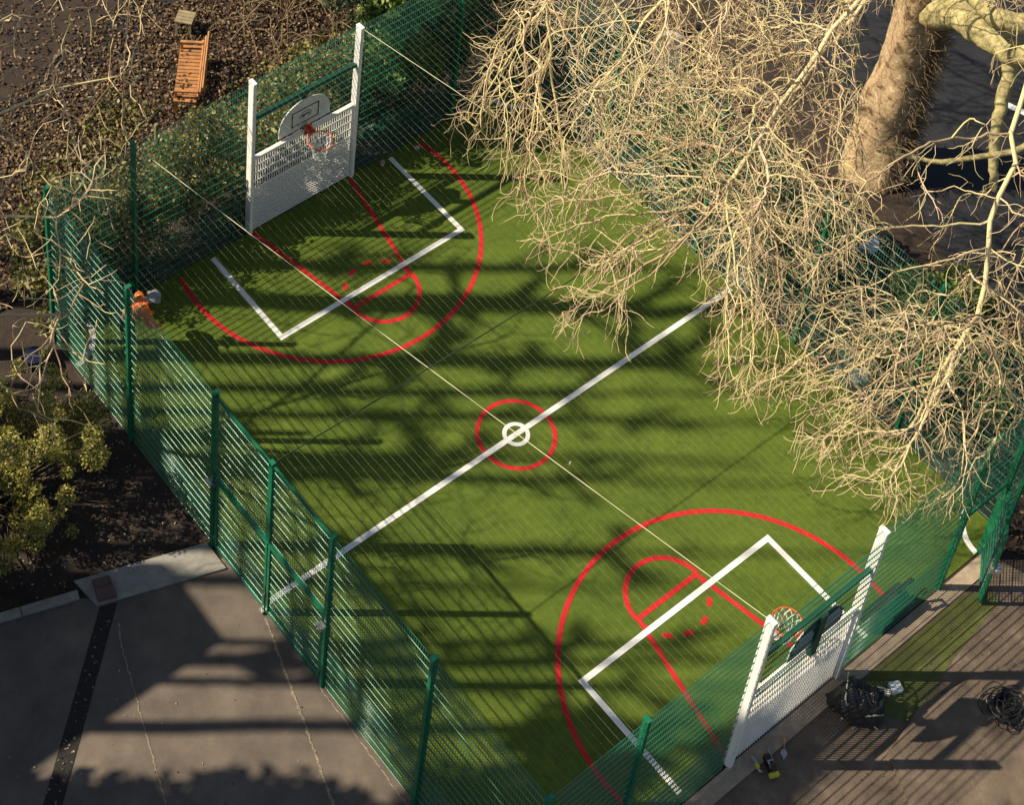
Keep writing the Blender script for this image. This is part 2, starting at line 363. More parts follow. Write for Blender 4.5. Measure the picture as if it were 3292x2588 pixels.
# ------------------------------------------------------------------ goals with basketball hoops
def goal(s, label):
    """s=+1 far, -1 near; inside of the pitch is towards -s"""
    t = thing('hoop_goal', label, 'goal', (0, s*L, 0), 0, 'white goals with basketball hoops')
    gx = 1.184; ins = -s
    for q in (-1, 1):
        b = MB(); b.box((q*gx, 0, 1.95), (.07, .15, 4.1)); b.box((q*gx, 0, 4.004), (.08, .16, .012))
        for k in range(3): b.box((q*gx, 0, 2.55+k*.35), (.074, .154, .012))
        b.build('post', M['white_steel'], t)
    b = MB(); b.bar((-gx+.06, 0, 1.985), (gx-.06, 0, 1.985), .075, .06); b.build('crossbar', M['white_steel'], t)
    b = MB(); n = 42
    for i in range(n+1):
        x = -1.10+2.20*i/n; b.tube([(x, s*.012, .045), (x, s*.012, 1.955)], .0104, 8, False)
    for k in range(4): b.bar((-1.12, ins*.008, 1.15+k*.205), (1.12, ins*.014, 1.15+k*.205), .016, .034)
    z = .05
    while z < 1.12: b.bar((-1.12, ins*.014, z), (1.12, ins*.014, z), .014, .032); z += .0655
    for q in (-1, 1): b.bar((q*1.122, 0, .02), (q*1.122, 0, 1.955), .035, .035)
    b.build('goal_grille', M['white_steel'], t)
    panel(t, (-1.14, -ins*.085), (1.14, -ins*.085), 2.03, H-.05, 0, 'mesh_panel')
    b = MB(); b.bar((-1.145, -ins*.01, 3.03), (1.145, -ins*.01, 3.03), .07, .07); b.build('cross_rail', M['darkgreen'], t)
    b = MB(); b.box((.04, -ins*.105, 2.52), (.13, .05, 1.06)); b.box((.04, -ins*.06, 2.02), (.10, .08, .10)); b.build('hoop_bracket', M['darkgreen'], t)
    # fan-shaped backboard
    cx = .05; hw = .58; zo = 0. if s > 0 else .2; z0 = 2.06+zo; zs = 2.20+zo; zt = 2.78+zo
    pl = [(cx-hw, z0), (cx+hw, z0), (cx+hw, zs)]
    pl += [(cx+hw*math.cos(a), zs+(zt-zs)*math.sin(a)**.9) for a in np.linspace(.08, PI-.08, 22)] + [(cx-hw, zs)]
    yb = -ins*.055
    def slabxz(b, poly, ya, yb_, mi=0):
        n = len(poly); v = [(x, ya, z) for x, z in poly]+[(x, yb_, z) for x, z in poly]
        b.add(v, [tuple(range(n)), tuple(range(n, 2*n))[::-1]]+[(i, i+n, (i+1) % n+n, (i+1) % n) for i in range(n)], mi)
    b = MB(); slabxz(b, pl, yb-.009, yb+.009); bd = b.build('backboard', M['board'], t)
    b = MB(); slabxz(b, [(cx+(x-cx)*.97, z0+.012+(z-z0)*.96) for x, z in pl], yb-ins*.010, yb-ins*.016); b.build('back_plate', M['darkgreen'], bd)
    yf = yb+ins*.013
    b = MB()
    for (x0, za, x1, zb) in ((-.24, 2.54+zo, .35, 2.54+zo), (-.24, 2.19+zo, .35, 2.19+zo), (-.24, 2.19+zo, -.24, 2.54+zo), (.35, 2.19+zo, .35, 2.54+zo)):
        b.bar((x0-(.01 if za == zb else 0), yf, za), (x1+(.01 if za == zb else 0), yf, zb), .006 if za == zb else .02, .02 if za == zb else .006, up=(0, 0, 1) if za == zb else (0, 1, 0))
    b.build('target_square', M['black'], bd)
    b = MB()                                            # faint maker's oval with small dark lettering
    for a0, a1 in ((.25*PI, 1.0*PI-.9), (PI-.2, 1.5*PI), (-.35*PI, .25*PI), (1.65*PI, 1.7*PI)):
        P = [(cx+.14*math.cos(a), yf+ins*.002, 2.375+zo+.085*math.sin(a)) for a in np.linspace(a0, a1, 10)]
        b.tube(P, .0035, 4)
    for i, (dx, strokes) in enumerate(((-.085, 'o'), (-.045, 'g'), (0., 'x'), (.045, 'c'), (.085, 'o'))):
        x = cx+dx; zc = 2.375+zo; q = .018
        if strokes in 'og c':
            P = [(x+q*.8*math.cos(a), yf+ins*.003, zc+q*math.sin(a)) for a in np.linspace(.6, (2*PI+.6 if strokes != 'c' else 5.6), 9)]
            b.tube(P, .0055, 4)
        if strokes == 'g': b.tube([(x+q, yf+ins*.003, zc+q), (x+q, yf+ins*.003, zc-2*q), (x-q*.6, yf+ins*.003, zc-2.2*q)], .0055, 4)
        if strokes == 'x': b.tube([(x-q, yf+ins*.003, zc+q), (x+q, yf+ins*.003, zc-q)], .0055, 4); b.tube([(x+q, yf+ins*.003, zc+q), (x-q, yf+ins*.003, zc-2*q)], .0055, 4)
    b.build('lettering', M['black'], bd)
    b = MB()
    for k in range(6):
        for q in (-1, 1): b.box((cx+q*.30, yb-ins*.021, 2.11+zo+k*.085), (.42-(.06 if k > 3 else 0)-(.1 if k > 4 else 0), .014, .03))
    b.build('back_rib', M['board'], bd)
    # hoop
    hc = Vector((.06, ins*.43, 2.09)); R = .232
    b = MB(); b.box((.06, ins*.052, 2.06), (.15, .02, .24)); b.box((.06, ins*.13, 2.085), (.13, .14, .05)); hp = b.build('hoop_plate', M['hoopred'], t)
    b = MB(); b.tube([(hc.x+R*math.cos(a), hc.y+R*math.sin(a), hc.z) for a in np.linspace(0, 2*PI, 33)], .0125, 7, False)
    for q in (-1, 1): b.bar((hc.x+q*.05, hc.y-ins*(R-.02), hc.z), (hc.x+q*.03, hc.y-ins*(R+.03), hc.z), .02)
    rm = b.build('rim', M['hoop'], t, True)
    b = MB(); nn = 12; lev = [(R-.01, 0), (R*.86, -.09), (R*.70, -.18), (R*.58, -.27), (R*.52, -.36), (R*.54, -.42)]
    for i in range(nn):
        for sgn in (1, -1):
            P = [(hc.x+q*math.cos(2*PI*(i+sgn*.5*k)/nn), hc.y+q*math.sin(2*PI*(i+sgn*.5*k)/nn), hc.z+z) for k, (q, z) in enumerate(lev)]
            b.tube(P, .0085, 4, False)
    b.build('hoop_net', M['net'], rm)
    return t
goal(1, 'white goal with fan-shaped backboard and orange hoop, half in shade before the ivy')
goal(-1, 'white sunlit goal seen from behind, its hoop reaching over the pitch')

# ------------------------------------------------------------------ overhead net and its ropes
t = thing('overhead_net', 'thin overhead ball net stretched across the whole pitch from fence to fence', 'net')
b = MB(); n = 92
for i in range(1, n):
    x = -W+2*W*i/n
    P = []
    for k in range(9):
        y = -L+2*L*k/8; sag = .10*(1-(x/W)**2)*(1-(y/L)**2)+random.uniform(-.006, .006)
        P.append((x+random.uniform(-.004, .004), y, H-.02-sag))
    b.tube(P, .00056, 3, False)
b.build('netting', M['twine'], t)
def rope(a, c, r, m, sag=.1, nm='support_rope'):
    b = MB(); a, c = Vector(a), Vector(c)
    b.tube([a.lerp(c, k/10)-Vector((0, 0, sag*4*(k/10)*(1-k/10))) for k in range(11)], r, 5, False); b.build(nm, M[m], t)
rope((-3.66, L, H), (-1.184, -L, H-.02), .0044, 'cable', .06)
rope((1.184, L, H-.02), (3.669, -L, H), .0044, 'cable', .06)
rope((-W, y3, H), (W, -.25, H), .010, 'cable_dark', .05)
for a, c in (((-W, -L, H), (-W, L, H)), ((W, -L, H), (W, L, H)), ((-W, L, H), (W, L, H)), ((-W, -L, H), (3.669, -L, H))):
    rope(a, c, .005, 'wire', 0, 'edge_rope')

# ------------------------------------------------------------------ trees
def grow(seeds, att, D=.2, di=2.0, dk=.35, grav=0., jit=.25, iters=260, cap=30000, momentum=.35):
    """space colonisation: seeds = list of polylines (already joined), returns nodes, parents"""
    P = np.zeros((cap, 3)); par = np.full(cap, -1); dirs = np.zeros((cap, 3)); n = 0
    for pts, parent_idx in seeds:
        last = parent_idx
        for p in pts:
            P[n] = p; par[n] = last
            if last >= 0:
                d = P[n]-P[last]; dirs[n] = d/(np.linalg.norm(d)+1e-9)
            last = n; n += 1
    A = np.array(att); best = np.full(len(A), 1e9); bi = np.zeros(len(A), int)
    def upd(lo, hi):
        for s in range(lo, hi, 400):
            e = min(hi, s+400)
            d = ((A[:, None, :]-P[None, s:e, :])**2).sum(2); j = d.argmin(1); m = d[np.arange(len(A)), j]
            w_ = m < best; best[w_] = m[w_]; bi[w_] = j[w_]+s
    upd(0, n); alive = np.ones(len(A), bool)
    for it in range(iters):
        alive &= best > dk*dk
        act = alive & (best < di*di)
        if not act.any(): break
        idx = bi[act]; v = A[act]-P[idx]; v /= np.linalg.norm(v, axis=1)[:, None]+1e-9
        u = np.unique(idx); acc = np.zeros((n, 3)); np.add.at(acc, idx, v); acc = acc[u]
        acc /= np.linalg.norm(acc, axis=1)[:, None]+1e-9
        acc += dirs[u]*momentum+rng.normal(0, jit, acc.shape); acc[:, 2] -= grav
        acc /= np.linalg.norm(acc, axis=1)[:, None]+1e-9
        k = min(len(u), cap-n)
        if k <= 0: break
        P[n:n+k] = P[u[:k]]+acc[:k]*D; par[n:n+k] = u[:k]; dirs[n:n+k] = acc[:k]
        upd(n, n+k); n += k
    return P[:n], par[:n], dirs[:n]
def add_twiglets(P, par, dirs, count, lo, hi, droop=.2, step=.09, upturn=.5, start=0):
    """short forked end twigs"""
    n = len(P); ch = np.bincount(par[par >= 0], minlength=n)
    tips = np.where(ch == 0)[0]; cand = np.concatenate([tips, tips, rng.choice(np.arange(start, n), max(0, count-2*len(tips)))]) if count > 2*len(tips) else rng.choice(tips, count)
    NP, Npar = [P], [par]; cur = n; newP = []; newpar = []
    for c in cand:
        d = dirs[c]+rng.normal(0, .55, 3); d[2] -= droop; d /= np.linalg.norm(d)+1e-9
        m = rng.integers(lo, hi+1); last = c; p = P[c].copy()
        for k in range(m):
            d = d+rng.normal(0, .20, 3); d[2] += (-droop*.5 if k < m*.6 else upturn*.25); d /= np.linalg.norm(d)
            p = p+d*step; newP.append(p); newpar.append(last); last = cur; cur += 1
    if newP:
        P = np.vstack([P, np.array(newP)]); par = np.concatenate([par, np.array(newpar)])
    return P, par
def radii(P, par, tip=.010, ex=2.35, maxr=.5):
    n = len(P); acc = np.zeros(n); ch = np.bincount(par[par >= 0], minlength=n)
    for i in range(n-1, -1, -1):
        if ch[i] == 0: acc[i] = tip**ex
        if par[i] >= 0: acc[par[i]] += acc[i]
    return np.minimum(acc**(1/ex), maxr)
def skin(P, par, R, name, m, parent, keep=None, nthin=4, nthick=9, thick=.035):
    """tubes along the chains of a branch graph -> one mesh"""
    n = len(P); kids = [[] for _ in range(n)]
    for i in range(n):
        if par[i] >= 0: kids[par[i]].append(i)
    verts = []; quads = []; o = 0
    roots = [i for i in range(n) if par[i] < 0]
    stack = [(r_, None) for r_ in roots]
    while stack:
        s, pr = stack.pop()
        chain = [pr, s] if pr is not None else [s]; cur = s; side = []
        while kids[cur]:
            ks = kids[cur]; j = max(ks, key=lambda q: R[q]); side += [(q, cur) for q in ks if q != j]
            chain.append(j); cur = j
        if keep is not None and not keep(chain): continue
        stack += side
        if len(chain) < 2: continue
        pts = P[chain]; rr = R[chain].copy()
        if pr is not None: rr[0] = min(rr[0], rr[1]*1.15)
        rr[-1] *= .6
        ns = nthick if rr.max() > thick else nthin
        t = np.gradient(pts, axis=0); t /= np.linalg.norm(t, axis=1)[:, None]+1e-9
        ref = np.array([0., 0., 1.]) if abs(t[0, 2]) < .8 else np.array([1., 0, 0])
        x = np.cross(t, ref); ln = np.linalg.norm(x, axis=1)[:, None]; x = np.where(ln > .05, x/(ln+1e-9), np.array([[0, 1., 0]])); y = np.cross(t, x)
        an = 2*PI*np.arange(ns)/ns
        v = pts[:, None, :]+rr[:, None, None]*(np.cos(an)[None, :, None]*x[:, None, :]+np.sin(an)[None, :, None]*y[:, None, :])
        verts.append(v.reshape(-1, 3)); k = len(chain)
        i0 = np.arange(k-1)[:, None]*ns; a = i0+np.arange(ns)[None, :]; b_ = i0+(np.arange(ns)[None, :]+1) % ns
        quads.append((np.stack([a, b_, b_+ns, a+ns], 2).reshape(-1, 4))+o); o += k*ns
    return fast_mesh(name, np.vstack(verts), np.vstack(quads), m, parent, True)
# camera model (also used to keep the drooping crown where the photo has it)
CAM = dict(loc=(-16.6839, -14.5709, 31.5669), rx=.9191, rz=-.7073, ro=.0695, f=2.092, px=-.1325, py=-.6551)
RM = Matrix.Rotation(CAM['rz'], 3, 'Z') @ Matrix.Rotation(CAM['rx'], 3, 'X') @ Matrix.Rotation(CAM['ro'], 3, 'Z')
RN = np.array(RM); CL = np.array(CAM['loc'])
def ray_to(px, py, h):
    """ground-plan point at height h seen along a line of sight (photo units, 2173 px wide)"""
    px = np.asarray(px)/2173.; py = np.asarray(py)/2173.
    d = np.stack([px-.5-CAM['px'], -(py-.393075-CAM['py']), np.full(px.shape, -CAM['f'])], -1) @ RN.T
    t = (h-CL[2])/d[..., 2]; return CL+d*t[..., None]
def ribbon_tree_env(x):
    return np.interp(x, [930, 960, 1040, 1075, 1110, 1180, 1195, 1215, 1240, 1340, 1350, 1400, 1440, 1500, 1515, 1560, 1640, 1670, 1695, 1700, 1780, 1840, 1950, 2040, 2090, 2130, 2175, 2400],
                        [230, 275, 300, 400, 440, 560, 690, 720, 600, 690, 560, 520, 540, 600, 780, 830, 850, 790, 740, 930, 975, 1060, 1080, 1060, 1000, 950, 900, 900])

def plane_tree():
    t = thing('plane_tree', 'huge bare tree with flaking pale trunk and yellowish drooping twigs over the court', 'tree', (9.616, .44, 0))
    base = np.array([9.616, .44, 0.])
    # trunk: flared, lumpy
    b = MB(); n = 22; zs = np.linspace(-.05, 7.5, 34); o = 0
    for i, z in enumerate(zs):
        r0 = .47+.15*math.exp(-max(z, 0)/.7)+.07*math.exp(-((z-2.0)/.5)**2)-.012*z
        for k in range(n):
            a = 2*PI*k/n; rr = r0*(1+.09*math.sin(3*a+z*.9)+.05*math.sin(5*a-z*2.1)+.04*math.sin(9*a+z*5)+.10*math.exp(-max(z, 0)/.35)*max(0, math.sin(4*a))+random.uniform(-.02, .02))
            b.v.append((rr*math.cos(a)+.05*math.sin(z*.9), rr*math.sin(a)+.04*math.sin(z*1.3), z))
    for i in range(len(zs)-1):
        for k in range(n):
            q = i*n+k; p = i*n+(k+1) % n; b.f.append((q, p, p+n, q+n)); b.mi.append(0)
    b.build('trunk', M['bark'], t, True)
    # seed limbs (world coordinates)
    fork = np.array([9.6, .45, 6.6])
    top = [(9.6, .45, 6.6), (9.5, .3, 8.5), (9.2, 0, 10.5), (8.8, -.4, 12.5)]
    def poly(pts, n):
        pts = np.array(pts, float); s = np.linspace(0, len(pts)-1, n); i = np.minimum(s.astype(int), len(pts)-2); f = (s-i)[:, None]
        p = pts[i]*(1-f)+pts[i+1]*f; p[1:-1] += rng.normal(0, .05, (n-2, 3)); return p
    seeds = [(poly(top, 20), -1)]
    limbs = [[(9.6, .45, 6.8), (8.2, .9, 9.0), (6.0, 1.6, 9.9), (3.6, 2.2, 9.2), (1.9, 2.6, 7.6)],
             [(9.55, .4, 7.5), (7.8, -.6, 9.8), (5.6, -1.4, 10.2), (3.4, -1.8, 9.2), (1.6, -2.0, 7.4)],
             [(9.5, .3, 8.5), (7.4, -2.2, 10.6), (5.4, -3.8, 10.4), (3.6, -5.0, 9.0), (2.4, -5.8, 7.2)],
             [(9.4, .2, 9.4), (7.8, -3.4, 10.8), (6.4, -5.6, 10.0), (5.0, -7.0, 8.0)],
             [(9.6, .5, 7.2), (8.9, 2.9, 9.6), (7.4, 5.0, 10.2), (5.2, 5.6, 9.2)],
             [(9.3, .1, 9.8), (6.6, .2, 11.6), (4.0, .4, 11.2), (2.2, .2, 9.6)],
             [(9.5, .3, 8.8), (8.6, -1.6, 10.0), (7.8, -3.0, 9.0), (7.0, -4.2, 7.4)],
             [(9.6, .5, 6.6), (8.4, -.2, 7.8), (7.0, -.5, 7.6), (5.6, -.6, 6.8)]]
    cnt = 20
    for lb in limbs:
        d = ((seeds[0][0]-np.array(lb[0]))**2).sum(1); seeds.append((poly(lb, 24)[1:], int(d.argmin())))
    # attractors inside the drooping crown
    A = []
    while len(A) < 8400:
        k = 4000
        x = rng.uniform(930, 2420, k); env = ribbon_tree_env(x)
        u = rng.uniform(0, 1, k)**1.25; y = env-u*(env+420)
        h = 4.4+rng.uniform(0, 1, k)**1.15*(1.6+4.8*np.clip((env-y)/520, 0, 1))
        p = ray_to(x, y, h)
        rad = np.hypot(p[:, 0]-9.6, p[:, 1]-.45)
        lump = np.sin(p[:, 0]*2.1+1.3*np.sin(p[:, 1]*1.7))+np.sin(p[:, 1]*2.3+p[:, 2]*1.1)
        ok = (x > 940+np.maximum(0, 270-y)*.52) & (rng.uniform(0, 1, k) < np.interp(x, [940, 1100, 1300, 1450], [.16, .36, .75, 1.])) & (rad < 11.5) & (p[:, 2] > 4) & (p[:, 0] > -2.6) & ~((np.abs(.6*p[:, 0]+.8*p[:, 1]-6.1) < 1.1) & (p[:, 0] > 1.5) & (p[:, 0] < 9.2) & (rng.uniform(0, 1, k) < .85) & (p[:, 2]-.966*((9.6-p[:, 0])*.8+(p[:, 1]-.45)*.6) < 5)) & (lump > -.75-rng.uniform(0, .9, k)) & ~((x > 1850) & (y < 640) & (y > 0) & (rng.uniform(0, 1, k) < .9)) & ~((x > 1650) & (rng.uniform(0, 1, k) < .35))
        A += list(p[ok])
    A = np.array(A[:8400])
    P, par, dirs = grow(seeds, A, D=.15, di=2.6, dk=.24, grav=.24, jit=.20, iters=260, cap=60000, momentum=.3)
    P, par = add_twiglets(P, par, dirs, 12500, 3, 8, droop=.42, step=.082, upturn=1.0, start=240)
    R = radii(P, par, .0044, 2.95, .036)
    rel = P[:, :3]-CL; cam = rel @ RN; px = (.5+CAM['px']+CAM['f']*cam[:, 0]/-cam[:, 2])*2173; py = (.393075+CAM['py']-CAM['f']*cam[:, 1]/-cam[:, 2])*2173
    front = (px > 1835) & (px < 2085) & (py > 20) & (py < 300) & (R < .03)          # the trunk side of the crown is nearly bare
    bare = rng.uniform(0, 1, len(P))
    keep = lambda ch: not (front[ch].mean() > .25 and bare[ch[-1]] < .86)
    b = skin(P-base, par, R, 'crown', M['twig'], t, keep)
    # low thick limbs at the right edge
    def limb(pts, rr, nm='limb'):
        b = MB(); Q = [Vector(p)-Vector(base) for p in pts]; PP = []; RR = []
        for i in range(len(Q)-1):
            for k in range(5):
                f = k/5; PP.append(Q[i].lerp(Q[i+1], f)+Vector(rng.normal(0, .012, 3))); RR.append((rr[i]*(1-f)+rr[i+1]*f)*random.uniform(.95, 1.06))
        PP.append(Q[-1]); RR.append(rr[-1]); b.tube(PP, RR, 12); return b.build(nm, M['limb'], t, True)
    limb([(9.6, .2, 4.5), (9.48, -.40, 5.0), (9.25, -1.1, 5.25), (9.20, -1.72, 5.3), (9.35, -2.2, 5.5), (9.9, -3.6, 5.9)], [.34, .30, .27, .24, .21, .18])
    limb([(9.20, -1.72, 5.25), (9.1, -1.91, 4.9), (8.83, -2.04, 4.5), (8.62, -2.21, 4.1), (8.44, -2.47, 3.6), (8.3, -2.7, 3.2)], [.14, .13, .115, .10, .09, .06])
    limb([(9.6, .2, 5.8), (8.95, -1.45, 6.0), (9.3, -1.9, 6.05), (10.2, -3.2, 6.4)], [.2, .19, .18, .15])
    limb([(9.9, -3.6, 5.9), (9.0, -3.1, 5.0), (8.2, -2.9, 4.5), (7.2, -2.2, 4.2), (6.4, -1.4, 4.3)], [.07, .065, .055, .045, .03])
    # dry brush of epicormic shoots on the trunk's shaded side
    V_ = []; Q_ = []
    bb = MB()
    for k in range(2600):
        z = rng.uniform(.05, 5.0); a = rng.normal(-.75, .62); r0 = .47+.15*math.exp(-z/.7)
        p = Vector((r0*math.cos(a), r0*math.sin(a), z)); d = Vector((math.cos(a)+rng.normal(0, .6), math.sin(a)+rng.normal(0, .6), rng.normal(.2, .6))).normalized()
        q = p+d*rng.uniform(.08, .46); bb.tube([p, (p+q)/2+Vector(rng.normal(0, .03, 3)), q], [.007, .006, .003], 3, False)
    bb.build('side_shoots', M['brush'], t)
    return t
plane_tree()

def bare_tree(label, base, height, crown, natt, name='bare_tree', tr=.22, tip=.009, ex=2.4, m='twig2', att=None, seeds=None, twigl=2000, D=.2, grav=-.02, dk=.4, di=2.6):
    t = thing(name, label, 'tree', (base[0], base[1], 0))
    tp = np.array([[0, 0, height*f] for f in np.linspace(0, 1, 22)]); tp[:, :2] += np.cumsum(rng.normal(0, .035, (22, 2)), 0)
    sd = [(tp, -1)]
    if seeds:
        for s in seeds: sd.append((np.array(s)-np.array([base[0], base[1], 0]), int(np.abs(tp[:, 2]-s[0][2]).argmin())))
    if att is None:
        A = []
        while len(A) < natt:
            p = rng.uniform(-1, 1, 3)
            if (p**2).sum() < 1 and (p**2).sum() > rng.uniform(0, .5): A.append(p*np.array(crown[:3])+np.array([0, 0, crown[3]]))
        att = np.array(A)
    else: att = np.array(att)-np.array([base[0], base[1], 0])
    P, par, dirs = grow(sd, att, D=D, di=di, dk=dk, grav=grav, jit=.22, iters=160, cap=16000)
    if twigl: P, par = add_twiglets(P, par, dirs, twigl, 2, 6, droop=0., step=.10, upturn=.4, start=24)
    R = radii(P, par, tip, ex, tr)
    trunk = MB(); trunk.tube(tp, np.linspace(tr*1.25, max(.05, R[21]), 22), 12); trunk.build('trunk', M['bark'], t, True)
    keep = lambda ch: ch[0] != 0
    # crown = everything except the trunk chain itself
    skin(P, par, R, 'crown', M[m], t)
    return t
# tree standing outside the left edge whose branches reach into the picture
A = []
for x0, yv0, x1, yv1, n_ in ((-300, -60, 330, 330, 230), (-200, 300, 250, 700, 270), (-250, 640, 210, 880, 170), (-400, -100, -20, 800, 200)):
    x = rng.uniform(x0, x1, n_); y = rng.uniform(yv0, yv1, n_); A.append(ray_to(x, y, 6.2+rng.uniform(-1.2, 1.6, n_)))
A = np.vstack(A)
bare_tree('pale-twigged bare tree leaning in over the far-left fence corner', (-9.2, 6.6), 7.5, None, 0, att=A, tr=.13, tip=.0068, ex=3.1, m='twig', twigl=420, D=.2, dk=.42, di=3.2,
          seeds=[[(-9.2, 6.6, 5), (-8.2, 6.5, 5.6), (-7.2, 6.4, 6.1), (-6.2, 6.2, 6.3), (-5.2, 6.0, 6.5), (-4.4, 5.7, 6.5)], [(-9.2, 6.6, 5.5), (-8.2, 5.6, 6.2), (-7.3, 4.6, 6.3), (-6.4, 4.0, 6.2)],
                 [(-9.2, 6.6, 6.0), (-7.9, 7.0, 6.6), (-6.4, 7.4, 6.8), (-5.0, 7.6, 6.7)], [(-9.2, 6.6, 4.6), (-8.8, 4.8, 5.6), (-8.2, 3.4, 5.9), (-7.2, 2.6, 6.0)]])

# ------------------------------------------------------------------ foliage
def leaves(name, pts, size, m, parent=None, jit=.35, up=.0, aspect=.62):
    pts = np.asarray(pts); n = len(pts)
    nrm = rng.normal(0, 1, (n, 3)); nrm[:, 2] += up; nrm /= np.linalg.norm(nrm, axis=1)[:, None]
    u = np.cross(nrm, rng.normal(0, 1, (n, 3))); u /= np.linalg.norm(u, axis=1)[:, None]; v = np.cross(nrm, u)
    s = size*(1+rng.uniform(-jit, jit, n))[:, None]
    fold = nrm*s*.18
    V_ = np.stack([pts-u*s, pts-v*s*aspect+fold, pts+u*s, pts+v*s*aspect+fold], 1).reshape(-1, 3)
    return fast_mesh(name, V_, np.arange(4*n).reshape(-1, 4), m, parent)
def clump_pts(centres, rads, n, shell=.55):
    centres = np.asarray(centres, float); rads = np.asarray(rads, float)
    w_ = rads**2; w_ = w_/w_.sum(); k = rng.choice(len(centres), n, p=w_)
    d = rng.normal(0, 1, (n, 3)); d /= np.linalg.norm(d, axis=1)[:, None]
    r = rads[k]*(shell+(1-shell)*rng.uniform(0, 1, n)**.6)*rng.uniform(.8, 1.12, n)
    p = centres[k]+d*r[:, None]; p[:, 2] = np.where(p[:, 2] < .03, rng.uniform(.03, .35, n), p[:, 2]); return p
def stems(b, c, pts, n, r=.012):
    for q in pts[rng.choice(len(pts), n)]:
        a = Vector(c)+Vector((rng.normal(0, .15), rng.normal(0, .15), 0)); q = Vector(q); mid = (a+q)/2+Vector(rng.normal(0, .12, 3)); mid.z = abs(mid.z)
        b.tube([a, mid, q], [r, r*.8, r*.35], 4, False)
def shrub(label, base, cl, n, size, m, name='shrub', group=None, stem_m='darkbark', ns=30):
    t = thing(name, label, 'shrub', (base[0], base[1], 0), 0, group); cl = np.array(cl, float)
    p = clump_pts(cl[:, :3], cl[:, 3], n); b = MB(); stems(b, (0, 0, 0), p, ns); b.build('stem', M[stem_m], t)
    leaves('foliage', p, size, M[m], t); return t
def rand_clumps(n, ext, rr, z0=.3, core=True):
    out = []
    for _ in range(n):
        a = rng.uniform(0, 2*PI); q = math.sqrt(rng.uniform(0, 1)); z = rng.uniform(z0, ext[2])*(1-.35*q*q)
        out.append((ext[0]*q*math.cos(a), ext[1]*q*math.sin(a), z, rng.uniform(*rr)))
    return out
shrub('big yellow-green shrub on the dark soil beside the left fence', (-7.8, 4.25), rand_clumps(120, (1.9, 1.75, 2.8), (.10, .30)), 36000, .027, 'leaf_y', ns=200)
shrub('bright green evergreen bush rising behind the dark far fence', (3.0, 6.95), rand_clumps(40, (1.35, .48, 4.3), (.26, .46), 1.7), 15000, .055, 'leaf_g', ns=60)
def hedge(label, x0, x1, yc, d, h, n, m, name='ivy_hedge', size=.045):
    t = thing(name, label, 'hedge', ((x0+x1)/2, yc, 0)); l = (x1-x0)/2
    cl = []
    for x in np.arange(-l, l, .26):
        for k in range(6):
            z = rng.uniform(.1, 1)*h*(.86+.14*math.sin(x*2.1+1)); cl.append((x+rng.normal(0, .1), rng.uniform(-d, d)*(1-.3*z/h), z, rng.uniform(.2, .36)))
    cl = np.array(cl); p = clump_pts(cl[:, :3], cl[:, 3], n, .4); b = MB()
    for x in np.arange(-l, l, .35): stems(b, (x, 0, 0), p[np.abs(p[:, 0]-x) < .6], 5, .014)
    b.build('stem', M['darkbark'], t); leaves('foliage', p, size, M[m], t); return t
hedge('dense ivy hedge behind the fence on the far goal\'s left', -5.3, 1.4, 7.0, .6, 2.85, 24000, 'leaf_ivy')
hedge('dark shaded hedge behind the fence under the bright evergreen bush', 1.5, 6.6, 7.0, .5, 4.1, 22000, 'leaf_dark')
shrub('low ivy clump just outside the long right fence at its far end', (6.15, 2.9), rand_clumps(34, (.7, 1.6, 2.3), (.2, .4)), 11000, .045, 'leaf_g', 'ivy_clump')
shrub('sprawling ivy patch at the middle of the long right fence, under thick twigs', (6.6, .2), rand_clumps(36, (1.0, 1.4, 2.0), (.2, .4)), 11000, .045, 'leaf_ivy', 'ivy_clump')
shrub('green ivy bank near the open gate at the end of the right fence', (6.8, -3.6), rand_clumps(44, (1.0, 1.6, 2.3), (.22, .42)), 15000, .045, 'leaf_g', 'ivy_clump')
# tangle of brown bramble canes behind the far fence
def canes(name, label, cx, cy, n, h, sp, cat='shrub'):
    t = thing(name, label, cat, (cx, cy, 0)); b = MB()
    for k in range(n):
        p = np.array([rng.normal(0, sp*.5), rng.normal(0, sp*.4), 0.]); d = np.array([rng.normal(0, .45), rng.normal(0, .45), 1.]); P = [p.copy()]
        for i in range(9):
            d = d/np.linalg.norm(d)+rng.normal(0, .16, 3); d[2] -= .17; p = p+d/np.linalg.norm(d)*h/6; p[2] = max(p[2], .03); P.append(p.copy())
        b.tube(P, list(np.linspace(.013, .004, 10)), 4, False)
    b.build('cane', M['brush'], t); return t
canes('bramble', 'tangled brown bramble canes arching over the leaf litter behind the far fence', 2.9, 10.3, 80, 1.3, 1.5)
canes('bramble', 'sparse pale sapling stems beside the dark path at the far left', -2.6, 9.9, 12, 1.5, 1.2)

